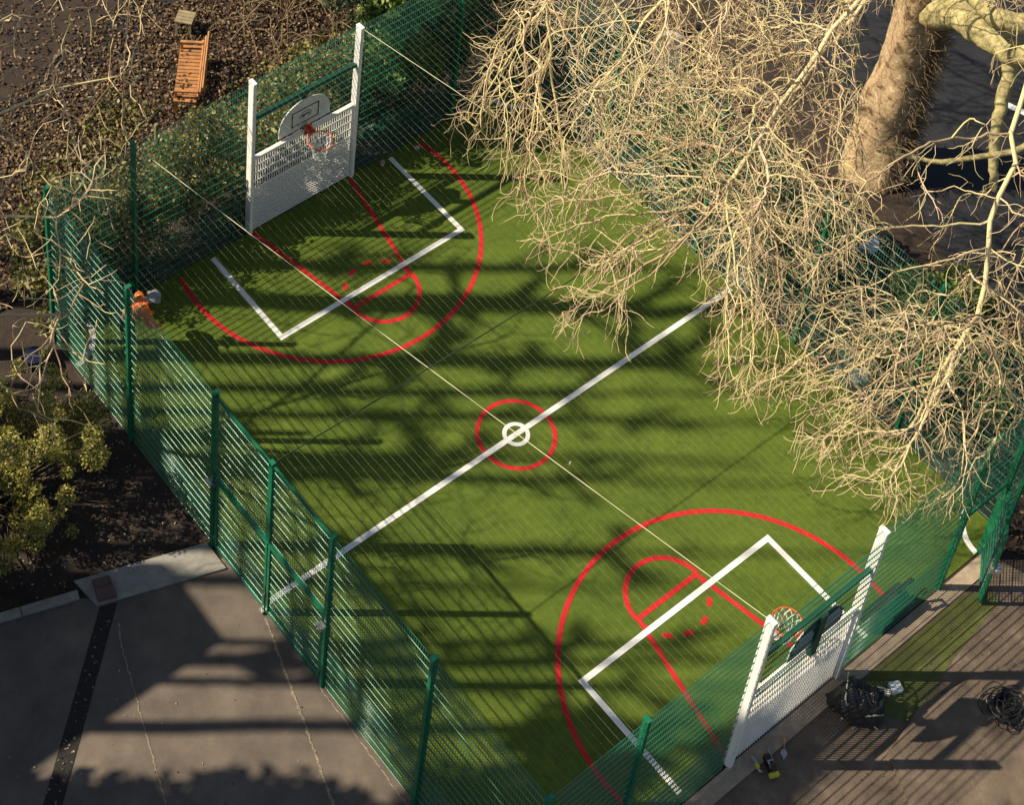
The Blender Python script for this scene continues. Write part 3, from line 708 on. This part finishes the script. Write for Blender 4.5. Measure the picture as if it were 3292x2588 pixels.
# ------------------------------------------------------------------ leaf litter and small debris
def scatter(n, poly, z=.02, zr=.05):
    poly = np.array(poly); lo, hi = poly.min(0), poly.max(0); out = []
    while len(out) < n:
        p = rng.uniform(lo, hi, (n, 2)); ins = np.zeros(n, bool)
        for (x0, y0), (x1, y1) in zip(poly, np.roll(poly, -1, 0)):
            c = ((y0 > p[:, 1]) != (y1 > p[:, 1])) & (p[:, 0] < (x1-x0)*(p[:, 1]-y0)/(y1-y0+1e-12)+x0); ins ^= c
        out += list(p[ins])
    out = np.array(out[:n]); return np.column_stack([out, z+rng.uniform(0, zr, n)])
pl = scatter(14000, [(-14, 10.5), (-3, 11.8), (-1, 12.3), (3, 13.5), (3, 18), (-14, 18)], .0, .05); struct(leaves('leaf_litter', pl, .036, M['litter'], up=1.2), 'stuff')
pl = scatter(62000, [(-6, 7.3), (9, 7.3), (9, 17), (2, 15.5), (1.6, 12.1), (-1.5, 11.3), (-4.2, 10.6), (-6.5, 9.6)], .0, .06)
pl = np.vstack([pl, scatter(5000, [(-9, 9.4), (-4.0, 10.5), (-1.5, 11.2), (1.0, 12.0), (.4, 12.7), (-3.0, 11.7), (-9, 10.6)], .0, .03)])
struct(leaves('leaf_litter', pl, .036, M['litter'], jit=.5, up=.9), 'stuff')
pl = scatter(5500, [(5.6, -7.2), (4.9, -6.5), (5.55, -5.5), (5.6, 6), (9.5, 6), (8.5, -1.5), (7.4, -5.5), (6.2, -8)], .0, .04)
struct(leaves('leaf_litter', pl, .045, M['litter'], up=1.2), 'stuff')
pl = np.vstack([scatter(900, [(-9, 2.3), (-5.45, 1.45), (-5.45, 6), (-9, 6)], .0, .02), scatter(70, [(-7.36, 1.45), (-7.17, 1.40), (-9.9, -1.2), (-9.9, -.8)], .004, .015), scatter(90, [(-11, 2), (-5.6, 0), (-5.6, -5), (-11, -5)], .0, .012)])
struct(leaves('scattered_leaves', pl, .022, M['litter_dark'], up=1.5), 'stuff')
pl = np.vstack([scatter(130, [(.3, -6.7), (4.6, -6.7), (5.2, -9), (.2, -9)], .004, .02)])
struct(leaves('scattered_leaves', pl, .018, M['litter_dark'], up=1.5), 'stuff')

pl = np.vstack([scatter(4200, [(-5.2, 7.5), (2.5, 7.5), (4.5, 9.6), (.9, 9.5), (-.4, 8.9), (-2.6, 9.2), (-5, 8.8)], .02, .16), scatter(900, [(-4.5, 9.4), (-1.4, 10.6), (-.8, 9.6), (-3, 8.8)], .01, .12)])
struct(leaves('ground_ivy', pl, .042, M['leaf_ivy'], up=.8), 'stuff')
# ------------------------------------------------------------------ furniture behind the far fence
t = thing('park_bench', 'orange-lit slatted wooden bench in the leaf litter behind the far fence', 'bench', (-.08, 9.83, 0), math.atan2(.86, .70))
b = MB()
for k in range(16): b.box((-.72+k*.096, .0, .42), (.078, .44, .03))
b.build('seat', M['wood'], t)
lp = np.column_stack([rng.uniform(-.75, .75, 130), rng.uniform(-.24, .2, 130), rng.uniform(.445, .47, 130)]); lp = lp[(lp[:, 0]*.6-lp[:, 1] < rng.normal(-.15, .25, 130))]; struct(leaves('leaf_cover', lp, .04, M['litter'], t, up=1.5), 'stuff')
b = MB()
for k in range(3): b.bar((-.76, -.26-.05*k, .55+.13*k), (.76, -.26-.05*k, .55+.13*k), .03, .105, up=(0, .35, 1))
b.build('backrest', M['wood'], t)
for x in (-.66, .66):
    for y in (-.2, .18):
        b = MB(); b.box((x, y, .2), (.06, .06, .41)); b.build('leg', M['wood'], t)
    b = MB(); b.box((x, -.02, .62), (.06, .46, .04)); b.box((x, .18, .51), (.05, .05, .19)); b.build('armrest', M['wood'], t)
t = thing('wooden_stool', 'small square weathered wooden stool beside the orange bench', 'stool', (.78, 11.2, 0), .7)
b = MB()
for k in range(4): b.box((-.135+k*.09, 0, .36), (.08, .36, .03))
b.build('seat', M['oldwood'], t)
for x in (-.14, .14):
    for y in (-.14, .14): b = MB(); b.box((x, y, .172), (.05, .05, .345)); b.build('leg', M['oldwood'], t)
b = MB(); b.box((0, .155, .28), (.28, .02, .1)); b.box((0, -.155, .28), (.28, .02, .1)); b.build('apron', M['wood'], t)  # sunlit front carried by the orange apron colour
for (x, y, h, lb) in ((-1.41, 8.94, .62, 'short greenish wooden stake in the ivy below the orange bench'), (1.94, 8.98, .55, 'short wooden stake just left of the far goal\'s tall right post')):
    b = MB(); b.lathe((0, 0, -.05), [(.045, 0), (.045, h), (.03, h+.04)], 8); o = b.build('wooden_stake', M['stake']); o.location = (x, y, 0); tag(o, lb, 'stake')
for (x, y, rz, h, lb) in ((8.25, 6.0, .25, 1.15, 'pale grey upright slab cut by the top edge of the picture'), (8.2, 4.75, -.15, 1.1, 'pale grey leaning slab half hidden by twigs beyond the right fence')):
    b = MB(); pr = [(-.3, 0), (.3, 0), (.3, h*.75)]+[(.3*math.cos(a), h*.75+.22*math.sin(a)) for a in np.linspace(.2, PI-.2, 9)]+[(-.3, h*.75)]
    n = len(pr); v = [(x_, -.06, z) for x_, z in pr]+[(x_, .06, z) for x_, z in pr]
    b.add(v, [tuple(range(n)), tuple(range(n, 2*n))[::-1]]+[(i, i+n, (i+1) % n+n, (i+1) % n) for i in range(n)])
    o = b.build('stone_slab', M['slab']); o.location = (x, y, -.02); o.rotation_euler = (.08, 0, rz-.7); tag(o, lb, 'slab')
# litter caught outside the right fence
def crumple(name, label, cat, loc, s, m, seed, flat=.6):
    rr = np.random.default_rng(seed); b = MB(); n, k = 14, 8; o = 0
    ph = rr.uniform(0, 6, 6)
    for i in range(k+1):
        th = PI*i/k
        for j in range(n):
            a = 2*PI*j/n; q = 1+.22*math.sin(3*a+ph[0])*math.sin(th)+.16*math.sin(5*a+ph[1]+th*3)+rr.uniform(-.1, .1)
            b.v.append((s[0]*q*math.sin(th)*math.cos(a), s[1]*q*math.sin(th)*math.sin(a), max(0, s[2]*flat*(1+math.cos(th)*q))))
    for i in range(k):
        for j in range(n):
            p = i*n+j; q = i*n+(j+1) % n; b.f.append((p, p+n, q+n, q)); b.mi.append(0)
    ob = b.build(name, M[m]); ob.location = loc; return tag(ob, label, cat)
crumple('plastic_bag', 'crumpled pale blue plastic bag among twigs beyond the right fence', 'bag', (8.1, -.85, 0), (.22, .15, .09), 'bluebag', 3)
b = MB(); b.box((0, 0, .12), (.34, .03, .26)); b.box((.02, .06, .02), (.34, .12, .02)); o = b.build('white_sheet', M['white_card']); o.location = (5.62, -2.75, 0); o.rotation_euler = (-.5, .1, -.6); tag(o, 'small white sheet leaning on the outside of the right fence', 'sheet')
# left bed: blue tub and small navy sign
b = MB(); b.lathe((0, 0, 0), [(.13, 0), (.17, .3), (.185, .31), (.185, .33), (.165, .335), (.05, .345)], 18); o = b.build('blue_tub', M['blue'], None, True); o.location = (-5.9, 5.95, 0); tag(o, 'dark blue round tub on the soil outside the far-left fence', 'tub')
t = thing('small_sign', 'small navy sign board on a post poking through the yellow-green shrub', 'sign', (-6.95, 3.75, 0), -.6)
b = MB(); b.box((0, 0, .8), (.05, .05, 1.7)); b.build('post', M['darkgreen'], t); b = MB(); b.box((0, -.04, 1.62), (.34, .02, .3)); b.build('board', M['blue'], t)
# stone block at the head of the gravel strip
b = MB(); b.prism([(-7.28, 1.90), (-7.02, 1.81), (-7.10, 1.46), (-7.38, 1.56)], 0, .13); b.prism([(-7.265, 1.885), (-7.035, 1.80), (-7.06, 1.66), (-7.30, 1.74)], .131, .145)
o = b.build('stone_block', M['brick']); tag(o, 'low dull-red stone block on the concrete edging at the gravel strip', 'block')

# ------------------------------------------------------------------ the worker
def skinned(name, joints, m, parent=None, sub=1):
    """joints: {key:(pos, radius, parent key)}"""
    keys = list(joints); me = bpy.data.meshes.new(name)
    me.from_pydata([joints[k][0] for k in keys], [(keys.index(k), keys.index(joints[k][2])) for k in keys if joints[k][2]], [])
    o = bpy.data.objects.new(name, me); C.objects.link(o); me.materials.append(m)
    md = o.modifiers.new('skin', 'SKIN'); md.use_smooth_shade = True
    for i, k in enumerate(keys):
        r_ = joints[k][1]; me.skin_vertices[0].data[i].radius = r_ if hasattr(r_, '__len__') else (r_, r_)
    me.skin_vertices[0].data[0].use_root = True
    s = o.modifiers.new('sub', 'SUBSURF'); s.levels = sub; s.render_levels = sub
    if parent: o.parent = parent
    return o
# local frame: facing +x (into the pitch), bending forward; thing origin on the turf
J = {'pelvis': ((0, 0, .86), .125, None), 'waist': ((.10, 0, 1.02), .12, 'pelvis'), 'chest': ((.30, 0, 1.20), (.15, .13), 'waist'), 'neck': ((.42, 0, 1.27), .062, 'chest'),
     'head': ((.505, -.02, 1.30), .085, 'neck'), 'crown': ((.57, -.02, 1.33), .08, 'head'),
     'shl': ((.34, .20, 1.24), .065, 'chest'), 'ell': ((.36, .29, .98), .048, 'shl'), 'wrl': ((.46, .14, .80), .033, 'ell'), 'hal': ((.52, .10, .75), .032, 'wrl'),
     'shr': ((.34, -.20, 1.24), .065, 'chest'), 'elr': ((.36, -.31, .99), .048, 'shr'), 'wrr': ((.50, -.27, .80), .033, 'elr'), 'har': ((.56, -.25, .75), .032, 'wrr'),
     'hil': ((.0, .10, .82), .10, 'pelvis'), 'knl': ((.16, .13, .46), .062, 'hil'), 'anl': ((.02, .14, .09), .042, 'knl'), 'tol': ((.18, .15, .04), .036, 'anl'),
     'hir': ((.0, -.10, .82), .10, 'pelvis'), 'knr': ((.10, -.14, .46), .062, 'hir'), 'anr': ((-.10, -.15, .09), .042, 'knr'), 'tor': ((.06, -.16, .04), .036, 'anr')}
body = skinned('person', J, M['skin']); body.location = (-4.42, 5.34, 0.012); body.rotation_euler = (0, 0, -.25); body.scale = (.9, .9, .9)
tag(body, 'stooping worker in orange hi-vis and grey hat inside the far-left corner', 'person')
def sub(keys, grow, extra=None):
    d = {}
    for k in keys:
        p, r_, q = J[k]; r2 = tuple(x+grow for x in r_) if hasattr(r_, '__len__') else r_+grow
        d[k] = (p, r2, q if q in keys else None)
    return d
skinned('jacket', sub(['pelvis', 'waist', 'chest', 'shl', 'ell', 'wrl', 'shr', 'elr', 'wrr'], .038), M['hivis'], body)
skinned('trousers', sub(['pelvis', 'hil', 'knl', 'anl', 'hir', 'knr', 'anr'], .022), M['navy'], body)
b = MB()
for q in (1, -1):
    b.tube([(-.03, q*.1, 1.02), (.1, q*.12, 1.165), (.22, q*.13, 1.285), (.33, q*.12, 1.36)], .022, 6)
b.tube([(.10, -.145, 1.0), (.07, -.08, 1.13), (.055, 0, 1.155), (.07, .08, 1.13), (.10, .145, 1.0)], .024, 6); b.build('reflective_tape', M['vest'], body)
for q, x, y in ((1, 'hal', 0), (-1, 'har', 0)):
    c = Vector(J[x][0]); b = MB()
    for k in range(4): b.tube([c+Vector((.02, (k-1.5)*.018, 0)), c+Vector((.06, (k-1.5)*.019, -.015)), c+Vector((.085, (k-1.5)*.017, -.045))], [.011, .0105, .008], 6)
    b.tube([c+Vector((-.01, q*-.03, 0)), c+Vector((.03, q*-.055, -.02)), c+Vector((.06, q*-.045, -.04))], [.012, .011, .008], 6)
    b.box(c, (.07, .075, .035)); b.build('glove', M['hivis'], body, True)
hm = Matrix.Translation((.575, -.02, 1.345)) @ Euler((0, .62, 0)).to_matrix().to_4x4()
b = MB(); b.lathe((0, 0, 0), [(.158, -.02), (.16, -.005), (.118, .012), (.112, .07), (.085, .115), (.03, .13)], 20); b.v = [tuple(hm @ Vector(p)) for p in b.v]; b.build('hat', M['hat'], body, True)
fm = Matrix.Translation((.575, -.02, 1.305)) @ Euler((0, .62, 0)).to_matrix().to_4x4()
b = MB(); b.tube([fm @ Vector((.085, 0, -.01)), fm @ Vector((.115, 0, -.05)), fm @ Vector((.09, 0, -.06))], [.008, .014, .008], 6); b.build('nose', M['skin'], body, True)
b = MB(); b.tube([fm @ Vector((.088, -.025, -.085)), fm @ Vector((.094, .0, -.088)), fm @ Vector((.088, .025, -.085))], .006, 5); b.build('mouth', M['hoopred'], body)
for q in (1, -1):
    b = MB(); b.tube([fm @ Vector((0, q*.088, .0)), fm @ Vector((0, q*.098, -.04))], [.016, .012], 6); b.build('ear', M['skin'], body, True)
    b = MB(); b.tube([fm @ Vector((.084, q*.034, -.018)), fm @ Vector((.09, q*.034, -.02))], .008, 6); b.build('eye', M['navy'], body)
# ------------------------------------------------------------------ things lying about outside the near goal
t = thing('camp_chair', 'folding chair with pale thin legs under the black coat', 'chair', (1.07, -6.86, 0), -.95)
b = MB()
for q in (-.2, .2):
    b.tube([(-.28, q, .0), (.28, q, .44)], .012, 6); b.tube([(.28, q, .0), (-.26, q, .46)], .012, 6)
b.build('leg', M['pale_tube'], t)
b = MB(); b.box((0, 0, .435), (.52, .42, .02)); b.build('seat', M['bagcloth'], t)
b = MB(); b.tube([(-.27, -.22, .44), (-.32, -.22, .60), (-.32, .22, .60), (-.27, .22, .44)], .012, 6); b.build('back_frame', M['pale_tube'], t)
def draped(name, label, cat, loc, rz, s, m, seed):
    rr = np.random.default_rng(seed); n, k = 46, 30; b = MB()
    ph = rr.uniform(0, 6, 8)
    for i in range(k+1):
        v = i/k
        for j in range(n):
            a = 2*PI*j/n
            q = 1+.10*math.sin(2*a+ph[0])+.07*math.sin(5*a+ph[1])*v+.05*math.sin(11*a+ph[2]+4*v)*v+.03*math.sin(19*a+ph[3])*v
            rad = v**.55*q; x = s[0]*rad*math.cos(a); y = s[1]*rad*math.sin(a)
            z = s[2]*(1-.30*v**1.5-.62*max(0, v-.45)/.55)+.035*math.sin(x*34+6*y+ph[4])*(.3+v)+.025*math.sin(y*28-9*x+ph[5])+.02*math.sin(x*61+y*47+ph[6])
            z += .14*math.exp(-((x+s[0]*.5)/.14)**2)
            b.v.append((x, y, max(.03, z)))
    for i in range(k):
        for j in range(n):
            p = i*n+j; q = i*n+(j+1) % n; b.f.append((p, p+n, q+n, q)); b.mi.append(0)
    o = b.build(name, M[m], None, True); o.location = loc; o.rotation_euler = (0, 0, rz); return tag(o, label, cat)
draped('black_coat', 'crumpled black coat heaped over the folding chair by the near goal', 'coat', (1.03, -6.78, .02), -.95, (.48, .28, .50), 'coat', 5)
b = MB(); b.prism([(-.09, -.08), (.09, -.08), (.09, .08), (-.09, .08)], 0, .07); b.prism([(-.096, -.086), (.096, -.086), (.09, .08), (-.09, .086)], .072, .085)
o = b.build('white_box', M['white_card']); o.location = (1.79, -6.93, -.001); o.rotation_euler = (0, 0, -.42); tag(o, 'square white lidded box on the ground beside the black coat', 'box')
t = thing('drinks_carton', 'narrow white carton with coloured print lying beside the square white box', 'carton', (1.60, -6.86, .0), -.95)
b = MB(); b.box((0, 0, .03), (.20, .085, .06)); b.build('carton_body', M['white_card'], t)
b = MB(); b.box((-.01, 0, .062), (.06, .05, .003)); b.box((.03, .01, .0625), (.02, .03, .003)); b.build('print', M['orange_plastic'], t)
b = MB(); b.box((.088, 0, .062), (.03, .07, .004)); b.build('cap', M['grey_plastic'], t)
# cordless tool and grey tool near the goal's left post
t = thing('nail_gun', 'black power tool with a yellow end on the paving by the goal post', 'tool', (-.70, -6.60, 0), -1.95)
b = MB(); b.box((0, 0, .07), (.26, .10, .12)); b.box((.09, 0, .13), (.10, .07, .05)); b.build('tool_body', M['black'], t)
b = MB(); b.box((-.10, .062, .08), (.20, .02, .05)); b.box((.04, -.03, .137), (.11, .02, .02)); b.box((-.02, .0, .137), (.02, .08, .02)); b.build('handle', M['grey_plastic'], t)
b = MB(); b.box((.165, 0, .06), (.06, .15, .07)); b.build('magazine', M['yellow'], t)
b = MB(); b.box((-.14, 0, .08), (.02, .07, .06)); b.build('end_cap', M['hoopred'], t)
t = thing('hand_tool', 'small grey hand tool lying just left of the black power tool', 'tool', (-.86, -6.47, 0), -1.9)
b = MB(); b.tube([(-.13, 0, .04), (-.06, .02, .05), (.0, .02, .04)], [.02, .026, .02], 8); b.tube([(.06, .0, .035), (.10, .02, .04), (.13, .05, .035), (.10, .0, .03)], .014, 6); b.build('head', M['grey_plastic'], t)
b = MB(); b.box((.03, .01, .045), (.08, .05, .05)); b.build('grip', M['yellow'], t)
t = thing('trowel', 'pointing trowel with an orange handle lying by the near goal', 'trowel', (-.33, -6.56, .0), .75)
b = MB(); b.prism([(-.16, 0), (-.06, .055), (.0, .03), (.0, -.03), (-.06, -.055)], .008, .014); b.tube([(0, 0, .012), (.03, 0, .05), (.06, 0, .05)], .007, 6); b.build('blade', M['slab'], t)
b = MB(); b.tube([(.06, 0, .05), (.11, 0, .052), (.17, 0, .05)], [.014, .019, .013], 8); b.build('handle', M['orange_plastic'], t)
# heap of black cable
t = thing('cable_heap', 'tangled heap of black cable on the paving at the right edge', 'cable', (2.95, -8.18, 0))
b = MB()
for k in range(46):
    cx_, cy_ = rng.normal(0, .13), rng.normal(0, .11); r0 = rng.uniform(.10, .26); z = rng.uniform(.02, .24); tl = rng.normal(0, .45, 2); ph = rng.uniform(0, 6)
    P = [(cx_+(r0+.02*math.sin(3*a+ph))*math.cos(a)*1.25, cy_+r0*math.sin(a), max(.012, z+r0*(tl[0]*math.cos(a)+tl[1]*math.sin(a))*.6)) for a in np.linspace(0, 2*PI*rng.uniform(.7, 1.3), 22)]
    b.tube(P, .0105, 5)
b.build('loop', M['cord'], t); t.scale = (.82, .82, .7)
# bag-shaped caster added inside the near fence for the dark shape outside
t = thing('bag_shadow_caster', 'bag-shaped stand-in added inside the fence to cast the dark shadow outside', 'bag', (2.62, -5.98, .012), .0)
b = MB(); b.prism([(-.42, -.14), (.34, -.14), (.40, 0), (.34, .14), (-.42, .14)], 0, .36); b.prism([(-.30, -.09), (.30, -.09), (.30, .09), (-.30, .09)], .361, .50); b.build('bag_body', M['bagcloth'], t)
b = MB(); b.tube([(.12, 0, .48), (.14, -.03, .66), (.34, -.06, .72), (.46, -.05, .58), (.32, 0, .46)], .028, 6); b.build('handle', M['bagcloth'], t)
# small pinkish cups on the far goal line
b = MB(); b.lathe((0, 0, 0), [(.035, 0), (.045, .1), (.04, .1), (.03, .012)], 12); o = b.build('paper_cup', M['pink'], None, True); o.location = (1.83, 6.02, .013)
tag(o, 'small pinkish cup by the end of the white box line right of the far goal', 'cup', 'pinkish cups along the far goal line')
o2 = o.copy(); C.objects.link(o2); o2.location = (2.62, 6.02, .013); o2.rotation_euler = (1.2, .3, .5); o2['label'] = 'small pinkish cup lying near the end of the red arc right of the far goal'
b = MB(); b.prism([(-.05, 0), (.06, .012), (.02, .03)], .014, .018); o = b.build('paper_scrap', M['white_card']); o.location = (.36, -.98, 0); o.rotation_euler = (0, 0, .3); tag(o, 'tiny white scrap of paper on the turf near the centre circle', 'scrap')

# ------------------------------------------------------------------ shadow-throwing trees outside the frame; evergreens and block added for shade
def shade_conifer(label, x, y, h, r, n):  # unseen evergreens, added to darken the asphalt
    t = thing('shade_evergreen', label, 'tree', (x, y, 0)); b = MB(); b.tube([(0, 0, 0), (0, 0, h*.95)], [.28, .04], 8); b.build('trunk', M['darkbark'], t)
    cl = [(float(np.clip(rng.normal(0, r*.42), -r*.75, r*.75)), float(np.clip(rng.normal(0, r*.42), -r*.75, r*.75)), z, r*rng.uniform(.28, .45)*(1.1-.25*z/h)) for z in rng.uniform(h*.12, h*.97, 64)]
    cl = np.array(cl); leaves('crown', clump_pts(cl[:, :3], cl[:, 3], n, .2), .15, M['leaf_dark'], t); return t
def up_sun(q, u): return (.6*q-.8*u, .8*q+.6*u)
A = []
while len(A) < 150:
    p = rng.uniform(-1, 1, 3)
    if (p**2).sum() < 1: A.append(p*np.array([.85, .85, 5.6])+np.array([0, 0, 15.8]))
bx, by = up_sun(2.65, 16)
proto = bare_tree('tall straight bare tree off to the left, in line with the far penalty box', (bx, by), 23, None, 0, att=[a+np.array([bx, by, 0]) for a in A], tr=.20, tip=.020, twigl=110, D=.26, dk=.5, di=3.0, grav=-1.3)
for q, u, rz, sc, lb in ((1.58, 16.5, 1.3, .72, 'slim bare tree off to the left, in line with the far free-throw arc'), (-.45, 21, 2.6, .95, 'thick bare tree off to the left, in line with the centre circle'), (-2.25, 18, 4.0, .55, 'bare tree off to the left, in line with the double gate'),
                       (-2.85, 22, 5.2, .6, 'thin bare tree far off to the left, behind the shrub'), (.85, 18.5, 3.1, .5, 'slender bare sapling off to the left of the court'), (-.85, 18.5, .4, .45, 'second slender bare sapling off to the left of the court'),
                       (-4.0, 19, 2.0, .6, 'third slender bare tree off to the left of the asphalt'), (-5.1, 17.5, 2.9, .55, 'fourth slender bare tree off to the left of the asphalt'), (.3, 17.4, 5.9, .4, 'another slim bare sapling off to the left'), (-4.5, 18, 4.4, .36, 'fifth slender bare tree off to the left of the asphalt'), (-3.75, 17.2, 1.0, .3, 'sixth slender bare tree off to the left of the asphalt'), (3.6, 18, 2.2, .55, 'bare tree off to the left, in line with the far goal')):
    o = copy_tree(proto); x, y = up_sun(q, u); o.location = (x, y, 0); o.rotation_euler = (0, 0, rz); o.scale = (sc, sc, 1.05); o['label'] = lb
x, y = up_sun(-7.6, 15.5); shade_conifer('unseen dense dark evergreen added to shade the asphalt', x, y, 19, 2.5, 42000)
x, y = up_sun(-11.2, 15.5); shade_conifer('unseen wide evergreen added to shade the bottom left of the asphalt', x, y, 14, 2.6, 20000)
t = thing('shade_block', 'unseen thin block added off to the left for the straight shadow edge', 'building', (-19.5, 6.9, 0))  # added out of view, sized to cast a straight shadow edge
b = MB(); b.box((0, 0, 4.8), (10, 1.4, 9.6)); b.build('wall', M['brick'], t)
b = MB(); b.box((0, 0, 9.8), (10.2, 1.6, .4)); b.build('roof', M['slab'], t)
for k in range(3):
    for z in (1.6, 4.6, 7.6): b = MB(); b.box((-3+k*2.8, -.71, z), (1.1, .06, 1.5)); b.build('window', M['navy'], t)

# ------------------------------------------------------------------ light, sky, camera
EL = math.radians(44); d = Vector((.8*math.cos(EL), -.6*math.cos(EL), -math.sin(EL)))
sl = bpy.data.lights.new('sun', 'SUN'); sl.energy = 5.0; sl.angle = math.radians(.53); sl.color = (1., .88, .68)
so = bpy.data.objects.new('sun', sl); C.objects.link(so); so.rotation_euler = d.to_track_quat('-Z', 'Y').to_euler(); so.location = (-20, 15, 30)
wd = bpy.data.worlds.new('World'); scene.world = wd; wd.use_nodes = True
nt = wd.node_tree; sk = nt.nodes.new('ShaderNodeTexSky'); sk.sky_type = 'NISHITA'; sk.sun_disc = False
sk.sun_elevation = EL; sk.sun_rotation = math.radians(-53.13)
bg = nt.nodes['Background']; bg.inputs['Strength'].default_value = .066; nt.links.new(sk.outputs['Color'], bg.inputs['Color'])
cd = bpy.data.cameras.new('camera'); co = bpy.data.objects.new('camera', cd); C.objects.link(co)
cd.sensor_fit = 'HORIZONTAL'; cd.sensor_width = 36; cd.lens = CAM['f']*36; cd.shift_x = -CAM['px']; cd.shift_y = CAM['py']; cd.clip_end = 1000; cd.clip_start = .1
co.matrix_world = Matrix.Translation(CAM['loc']) @ RM.to_4x4()
scene.camera = co
scene.view_settings.view_transform = 'Standard'; scene.view_settings.look = 'None'; scene.view_settings.exposure = .54; scene.view_settings.gamma = 1
scene.view_settings.use_curve_mapping = False
